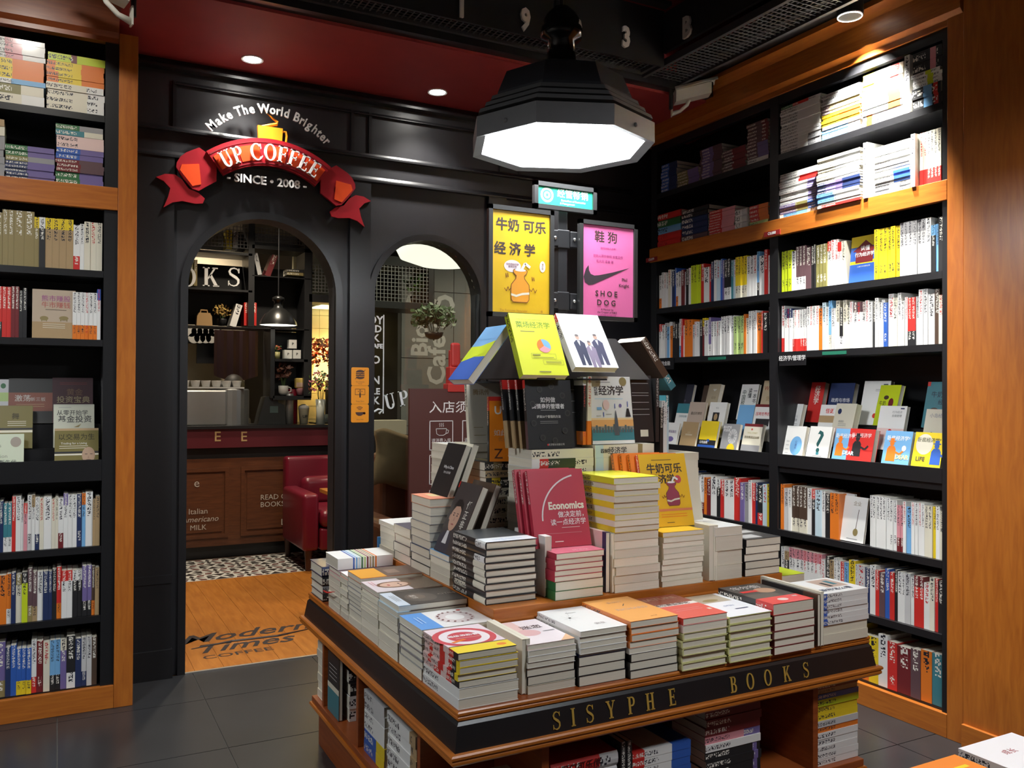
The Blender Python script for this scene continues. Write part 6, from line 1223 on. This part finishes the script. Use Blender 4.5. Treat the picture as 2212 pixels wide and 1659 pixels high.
# white product boxes
BX = mat('white_box', (.62, .62, .60), .5)
for px, py in ((622, 775), (641, 775), (632, 753)):
    q = hit(px, py, 1, YS+.06); b_ = boxo('gift_box', q.x-.034, q.x+.034, YS+.05, YS+.12, q.z+.001, q.z+.078, BX)
    text(b_, 'P', .03, (q.x, YS+.0495, q.z+.04), (1,0,0), (0,0,1), name='logo', bold=.001)
    tag(b_, {622: 'white gift box beside the flower tin in the cafe cabinet', 641: 'white gift box at the inner end of the cafe cabinet row', 632: 'white gift box stacked on top of two others'}[px], 'box', 'white boxes in the cafe cabinet')
q = hit(600, 775, 1, YS+.06); bouquet('flower_tin', (q.x, YS+.09, q.z+.001), 'little tin of red flowers beside the white boxes', ([(.024,0),(.026,.06)], mat('tin_yellow', (.4,.36,.15), .5)), [(.45,.10,.04),(.06,.12,.03)], 25, .035, .05, .02, seed=5)
mug = bouquet('dried_plant_mug', tuple(hit(612, 853, 1, YS+.08)), 'white mug holding coppery dried leaves in the cafe cabinet', ([(.028,0),(.042,.02),(.044,.08),(.040,.082)], PW), [(.20,.09,.06),(.12,.05,.04)], 45, .075, .17, .045, seed=8)
MB().tube([(.042,0,.07),(.068,0,.06),(.066,0,.03),(.042,0,.022)], .006).build('handle', PW, mug)
q = hit(648, 853, 1, YS+.08); dl = empty('doll_pot', tuple(q), 'pink pot with a yellow box head in the cafe cabinet', 'ornament')
MB().lathe([(.024,0),(.036,.05),(.034,.06)], 16).build('pot', mat('pink_pot', (.55,.25,.28), .5), dl, smooth=True); boxo('head', -.045, .045, -.03, .03, .061, .15, mat('doll_yellow', (.55,.40,.10), .6), dl, .008); boxo('face', -.04, .04, -.0315, -.0305, .07, .11, mat('doll_skin', (.6,.42,.32), .6), dl)
# cafe pendant
q = hit(601, 703, 1, 7.35); cp = empty('cafe_pendant', tuple(q), 'black bell-shaped pendant lamp over the cafe counter', 'pendant lamp')
MB().lathe([(.158,0),(.150,.03),(.115,.09),(.065,.135),(.04,.15),(.035,.20),(.05,.21),(.05,.235),(.02,.25),(.0,.25)], 28, cap=False).build('shade', mat('bell_black', (.012,.012,.012), .3), cp, smooth=True)
MB().lathe([(.001,.004),(.150,.004),(.148,.01),(.001,.01)], 28).build('diffuser', mat('bell_glow', (1,1,1), .5, emit=(1,1,.85), estr=1.2), cp)
MB().tube([(0,0,.25),(0,0,3.6-q.z)], .005).build('cord', BLACKM, cp)
# things on and behind the counter
CT = 1.10
STL = mat('brushed_steel', (.50, .50, .49), .32, metal=.9, noise=.1)
def cpt(px, py, Y): return hit(px, py, 1, Y)
a, b = cpt(385, 915, 7.6), cpt(540, 838, 7.6)
em = empty('espresso_machine', ((a.x+b.x)/2, 7.6, CT), 'brushed steel espresso machine on the cafe counter', 'coffee machine'); w_ = (b.x-a.x)/2
boxo('body', -w_, w_*.35, 0, .36, .001, .30, STL, em, .015); MB().lathe([(.17,.001),(.17,.30),(.16,.31)], 28, c=(w_*.50, .18)).build('boiler', STL, em, smooth=False); boxo('top_tray', -w_, w_*.85, .02, .35, .312, .325, mat('tray_grey', (.4,.4,.4), .4), em)
for k in range(6):
    c_ = MB().lathe([(.030,0),(.040,.05),(.041,.052),(.036,.05),(.027,.006)], 16).build('coffee_cup', PW, None, (em.location.x-w_+.06+.085*k, 7.70, CT+.327), smooth=True)
    tag(c_, 'white coffee cup warming on the espresso machine, %s from the door edge' % ORD[k+1], 'cup', 'cups on the espresso machine')
a = cpt(552, 915, 7.62); gr = empty('coffee_grinder', (a.x+.15, 7.66, CT), 'dark card terminal and grinder beside the espresso machine', 'grinder')
MB().prism([(-.12,.001),(.12,.001),(.11,.17),(.05,.19),(.05,.24),(-.0,.25),(-.06,.24),(-.10,.10)], 0, .18).build('housing', mat('dark_plastic', (.03,.03,.03), .35), gr); boxo('screen', -.02, .05, -.004, -.001, .10, .16, mat('screen_dim', (.1,.14,.14), .2), gr)
for px, c, r_, h, lab in ((622, (.45,.44,.43), .035, .26, 'tall steel canister by the red banner'), (633, (.28,.01,.03), .045, .30, 'dark red tube beside the steel canister')):
    q = cpt(px+3, 915, 7.7); o = MB().lathe([(r_,.0),(r_,h),(r_*.9,h+.01)], 18).build('canister', mat('can_%d' % px, c, .4, metal=.6 if px == 622 else 0), None, (q.x, 7.70 if px == 622 else 7.78, CT+.001), smooth=True); tag(o, lab, 'canister')
q = cpt(656, 915, 7.7); pc = empty('paper_cup', (q.x, 7.7, CT), 'cream paper cup with a dome lid on the counter', 'cup')
MB().lathe([(.035,.001),(.048,.13),(.050,.132)], 18).build('cup_wall', mat('cup_cream', (.6,.55,.42), .6), pc, smooth=True); MB().lathe([(.050,.133),(.044,.16),(.02,.175),(.001,.177)], 18).build('lid', mat('lid_clear', (.6,.6,.58), .2), pc, smooth=True); text(pc, 'UP', .035, (0, -.046, .065), (1,0,0), (0,0,1), name='logo', bold=.001)
VS = mat('vase_glass', (.45, .47, .42), .1)
q = cpt(692, 915, 7.56); bouquet('flower_vase', (q.x, 7.56, CT+.001), 'glass vase of pink and rust flowers on the counter', ([(.04,0),(.035,.1),(.045,.22)], VS), [(.08,.14,.04),(.35,.10,.12),(.28,.08,.03)], 60, .11, .22, .035, seed=11)
for k in range(3):
    q = cpt(702+8*k, 912, 7.68); o = MB().lathe([(.022,.001),(.026,.07),(.024,.07),(.020,.006)], 14).build('water_glass', VS, None, (q.x, 7.68, CT+.014), smooth=True); tag(o, 'small water glass on the counter tray, %s of three' % ORD[k+1], 'glass', 'glasses on the tray')
q = cpt(708, 913, 7.68); tag(boxo('serving_tray', q.x-.14, q.x+.16, 7.58, 7.80, CT+.001, CT+.013, BLACK), 'flat black tray under the water glasses', 'tray')
# back bar wall
bw = struct(boxo('wall_bar', .2, 1.62, 8.65, 8.7, 0, 3.6, CREAM))
RBW = empty('cup_rack', (1.2, 8.6, 1.8), 'rack of white paper cups lying open end out', 'rack')
for i in range(9):
    q = cpt(413+12.5*(i//2)+6*(i % 2), 716+14*(i % 2), 8.45)
    cpm = MB().lathe([(.001,0),(.050,0),(.052,.004),(.042,.10),(.001,.10)], 16); cpm.v = [(x, z, y) for x, y, z in cpm.v]
    cpm.build('paper_cup', PW, RBW, (q.x-1.2, 8.45-8.6, q.z-1.8))
q0, q1 = cpt(400, 700, 8.4), cpt(470, 741, 8.4); boxo('rack_body', q0.x-1.2, q1.x-1.2+.06, -.04, .045, q1.z-1.8, q0.z-1.8, BLACK, RBW)
ap = MB(); q0, q1 = cpt(463, 712, 8.3), cpt(557, 812, 8.3); N_ = 14
vs = []
for i in range(N_+1):
    t = i/N_; x = q0.x+(q1.x-q0.x)*t; y = 8.3+.007*math.sin(t*26); lowz = q1.z-.05*math.sin(t*math.pi)
    vs += [(x, y, q0.z), (x, y, lowz), (x, y+.01, q0.z), (x, y+.01, lowz)]
ap.add(vs, [(i*4, i*4+1, i*4+5, i*4+4) for i in range(N_)]+[(i*4+2, i*4+6, i*4+7, i*4+3) for i in range(N_)])
tag(ap.build('hanging_cloth', mat('maroon_cloth', (.035, .008, .012), .8)), 'dark maroon cloth hanging behind the espresso machine', 'cloth')
tag(boxo('back_monitor', *[v for v in (cpt(425,735,8.5).x, cpt(462,735,8.5).x)], 8.48, 8.52, cpt(440,785,8.5).z, cpt(440,738,8.5).z, BLACK), 'dark monitor frame on the back bar wall', 'monitor')
bb = empty('back_bar', (1.3, 8.35, 0), 'low back counter behind the cafe bar', 'counter'); boxo('worktop', -.9, .3, 0, .29, .86, .9, BLACK, bb); boxo('cabinet', -.9, .3, .03, .29, 0, .86, PNL, bb)
# barista, only the dark hair shows above the machine
q = cpt(505, 835, 8.165); PN = empty('person', (q.x, 8.165, 0), 'person in dark clothes bent behind the espresso machine', 'person')
hz = q.z-.03
MB().lathe([(.0,.02),(.13,.02),(.14,.5),(.15,.85),(.165,hz-.36),(.15,hz-.27),(.10,hz-.20),(.058,hz-.17),(.055,hz-.12),(.075,hz-.08),(.088,hz-.0),(.082,hz+.07),(.05,hz+.11),(.0,hz+.12)], 22).build('body', mat('dark_clothes', (.03,.025,.025), .8), PN, smooth=True)
hr = MB().sphere((0, 0, hz+.02), (.102, .108, .125), 18, 12); hr.sphere((-.10, .05, hz-.0), (.07, .06, .08)); hr.build('hair', mat('black_hair', (.012,.009,.008), .6), PN, smooth=True)
# warm niche wall with hanging flowers and lamp
struct(boxo('wall_added_dark', 2.52, 3.6, 8.2, 8.25, 0, 3.6, mat('cafe_dark_wall', (.06, .05, .045), .8)))  # dark sheet added to stand in for the unlit depth beside the niche
nw = struct(boxo('wall_niche', 1.98, 2.52, 8.2, 8.25, 0, 3.6, mat('niche_cream', (.62, .58, .40), .7)))
for i in range(2):
    for j in range(14): boxo('tile', 1.985+.25*i, 1.985+.25*i+.246, 8.193, 8.199, 1.0+.125*j, 1.0+.125*j+.121, mat('niche_tile', (.64, .60, .42), .35), nw)
q = hit(706, 735, 1, 7.95); bouquet('hanging_dried_flowers', (q.x, 7.95, q.z), 'bundle of red dried flowers hanging on the niche wall', None, [(.45,.06,.02),(.50,.14,.03),(.15,.05,.03)], 130, .16, .24, .05, 'dried flowers', up=False, seed=13)
q = hit(706, 822, 1, 8.05); tl = empty('table_lamp', (q.x, 8.05, CT), 'glowing cream table lamp in the niche behind the flowers', 'lamp')
MB().lathe([(.14,q.z-CT),(.11,q.z-CT+.20),(.105,q.z-CT+.20),(.135,q.z-CT)], 24, cap=False).build('lamp_shade', mat('shade_glow', (.9,.8,.45), .8, emit=(1,.75,.25), estr=.6), tl, smooth=True); MB().lathe([(.07,.001),(.07,.015),(.015,.02),(.015,q.z-CT+.1)], 18).build('lamp_base', BLACKM, tl)
point('niche_lamp_light', (q.x, 8.05, q.z+.24), 3.2, (1, .74, .26), .06)
tag(boxo('lamp_console', 1.96, 2.5, 7.985, 8.185, CT-.05, CT-.001, BLACK), 'dark ledge carrying the glowing lamp', 'ledge')
q = hit(712, 660, 1, 7.9)
hl = empty('niche_canopy', (q.x, 7.9, q.z), 'black canopy with glowing underside over the niche', 'canopy'); boxo('hood', -.12, .5, -.1, .28, .0, .05, BLACKM, hl); boxo('light_strip', -.10, .48, -.08, .26, -.012, -.0005, mat('strip_glow', (1,.95,.6), .5, emit=(1,.85,.4), estr=.8), hl)
# armchair and side table
LTH = mat('maroon_leather', (.155, .008, .022), .32, bump=.1, nscale=14)
AC = empty('armchair', (1.675, 6.60, 0), 'maroon leather armchair by the cafe counter', 'armchair')
def ac(n, x0, x1, y0, y1, z0, z1, bv=.03, m_=LTH):
    o = boxo(n, x0, x1, y0, y1, z0, z1, m_, AC); md = o.modifiers.new('bevel', 'BEVEL'); md.width = bv; md.segments = 4
    o.data.polygons.foreach_set('use_smooth', [True]*len(o.data.polygons)); return o
ac('armrest', 0, .13, -.02, .66, .16, .60); ac('armrest', .61, .74, -.02, .66, .16, .60); ac('seat', .135, .605, -.03, .66, .16, .33, .02); ac('seat_cushion', .135, .605, -.05, .52, .335, .47, .05); ac('backrest', .03, .71, .665, .80, .20, .84); ac('back_cushion', .14, .60, .53, .66, .44, .68, .06)
for x, y in ((.06, .04), (.68, .04), (.06, .70), (.68, .70)): MB().lathe([(.022,0),(.032,.16)], 12, c=(x, y)).build('leg', mat('dark_leg', (.06,.02,.012), .4), AC)
q = hit(715, 1062, 2, .68); TBL = empty('cafe_table', (q.x+.20, q.y-.10, 0), 'small wooden cafe table beside the armchair', 'table'); boxo('table_top', -.24, .2, -.2, .26, .66, .69, PLK, TBL, .004); MB().lathe([(.03,.03),(.03,.66)], 14).build('table_leg', BLACKM, TBL); MB().lathe([(.20,.0),(.20,.015),(.03,.03)], 24).build('table_base', BLACKM, TBL)
# behind the window: sofa with tan fabric, planter, shelf, lamp, hanging plant
SF = empty('brown_sofa', (1.82, 4.75, 0), 'brown leather sofa behind the arched window', 'sofa')
def sf(n, x0, x1, y0, y1, z0, z1, bv=.05):
    o = boxo(n, x0, x1, y0, y1, z0, z1, mat('brown_leather', (.14, .05, .028), .4, noise=.3, nscale=8), SF); md = o.modifiers.new('bevel', 'BEVEL'); md.width = bv; md.segments = 4; return o
sf('seat', 0, 1.1, 0, .6, .0, .44); sf('backrest', 0, 1.1, .45, .70, .40, 1.0); sf('armrest', -.14, .04, 0, .7, .0, .62)
mb = MB(); n1, n2 = 14, 10; vs = []
for i in range(n1+1):
    for j in range(n2+1):
        u, v = i/n1, j/n2
        vs.append((1.76+.40*u+.02*math.sin(v*5), 5.185+.012*math.sin(u*9+v*4)-.03*v, 1.06+.12*math.sin(math.pi*min(1, .25+u*.75))-.10*u-.34*v+.008*math.sin(u*12)))
mb.add(vs, [(i*(n2+1)+j, (i+1)*(n2+1)+j, (i+1)*(n2+1)+j+1, i*(n2+1)+j+1) for i in range(n1) for j in range(n2)])
o = mb.build('draped_jacket', mat('tan_fabric', (.26, .17, .09), .85, noise=.5, nscale=12), smooth=True); md = o.modifiers.new('solid', 'SOLIDIFY'); md.thickness = .03
tag(o, 'crumpled tan fabric draped over the brown sofa back', 'fabric')
PT = empty('planter_box', (2.28, 6.42, 0), 'long cream planter box on a dark divider behind the window', 'planter'); boxo('box', -.16, .14, -.09, .09, 1.06, 1.17, mat('planter_cream', (.36,.33,.26), .6), PT); boxo('divider_wall', -.17, .15, -.10, .10, 0, 1.0595, BLACK, PT)
WS = empty('window_shelf', (2.2, 6.0, 2.3), 'black mesh-fronted hanging shelf behind the arched window', 'shelf unit')
a, b = hit(790, 648, 1, 6.0), hit(937, 575, 1, 6.0)
boxo('shelf_board', a.x-2.2, b.x-2.2, 0, .35, a.z-2.3-.05, a.z-2.3, BLACKM, WS); boxo('shelf_board', a.x-2.2, b.x-2.2, 0, .35, b.z-2.3-.02, b.z-2.3+.05, BLACKM, WS); boxo('post', b.x-2.2-.04, b.x-2.2, 0, .35, a.z-2.3, b.z-2.3, BLACKM, WS); boxo('hanger', b.x-2.25, b.x-2.22, .1, .13, b.z-2.25, 1.3, BLACKM, WS); boxo('hanger', a.x-2.1, a.x-2.07, .1, .13, b.z-2.25, 1.3, BLACKM, WS)
mb = MB(); x = a.x
while x < b.x-.04: mb.box(x-2.2-.002, x-2.2+.002, .0, .004, a.z-2.3, b.z-2.32); x += .028
z = a.z
while z < b.z-.02: mb.box(a.x-2.2, b.x-2.24, .004, .007, z-2.3-.002, z-2.3+.002); z += .028
o = mb.build('wire_mesh', mat('mesh_silver', (.35,.35,.35), .4, metal=.5), WS, fix=False); o['kind'] = 'stuff'
q = hit(900, 640, 1, 6.12); bouquet('shelf_plant', (q.x, 6.12, a.z+.001), 'small green plant on the mesh shelf behind the window', ([(.04,0),(.05,.06)], BLACKM), [(.05,.13,.02),(.08,.2,.03)], 60, .09, .14, .05, seed=21)
q = hit(937, 748, 1, 5.75); hp = bouquet('hanging_plant', (q.x, 5.75, q.z), 'bushy green hanging plant behind the arched window', ([(.03,.05),(.06,.07),(.07,.10)], BLACKM), [(.025,.06,.02),(.04,.09,.03),(.015,.04,.012)], 170, .17, .17, .045, seed=23)
MB().tube([(0,0,.2),(0,0,3.6-q.z)], .003, 5).build('hanger_cord', BLACKM, hp)
q = hit(960, 566, 1, 5.2); CL = empty('cloud_lamp', (q.x, 5.2, q.z), 'large glowing white dish lamp behind the arched window', 'pendant lamp')
MB().lathe([(.001,-.03),(.16,-.025),(.29,.02),(.325,.09),(.30,.15),(.001,.17)], 36).build('glowing_dish', mat('dish_glow', (1,1,.95), .6, emit=(1,.97,.80), estr=.45), CL, smooth=True); MB().tube([(0,0,.18),(0,0,3.6-q.z)], .006).build('cord', BLACKM, CL)
# cafe ceiling spotlights, each a housing with its beam
for x, y, p in ((1.0, 5.6, 26), (1.5, 6.9, 18), (2.9, 5.5, 20), (1.2, 8.2, 16), (3.4, 5.6, 8)):
    lp = empty('cafe_spotlight', (x, y, 3.05), 'small black ceiling spotlight in the cafe, %s' % {5.6: 'past the door' if x < 2 else 'by the far cafe wall', 6.9: 'over the counter front', 5.5: 'above the sofa', 8.2: 'behind the counter'}[y], 'spotlight')
    MB().lathe([(.04,.0),(.045,.004),(.045,.09),(.01,.10),(.01,.55)], 18).build('housing', BLACKM, lp); MB().lathe([(.001,.003),(.038,.003),(.038,.006),(.001,.006)], 18).build('lamp_lens', mat('cafe_lens', (1,1,1), .4, emit=(1,.9,.7), estr=8), lp)
    spot('cafe_spot_beam', (x, y, 3.04), (x+.05, y+.1, 0), p*2.2, 130, .8, .05, (1, .86, .66))

# ------------------------------------------------------------------ lettering becomes mesh
bpy.context.view_layer.update()
_dg = bpy.context.evaluated_depsgraph_get()
for o in [o for o in bpy.data.objects if o.type == 'FONT']:
    me = bpy.data.meshes.new_from_object(o.evaluated_get(_dg)); nm = o.name
    n = bpy.data.objects.new('lettering', me); COL.objects.link(n)
    if o.parent: n.parent = o.parent
    n.matrix_local = o.matrix_local.copy()
    for k in ('label', 'category', 'group', 'kind'):
        if o.get(k): n[k] = o[k]
    bpy.data.objects.remove(o); n.name = nm
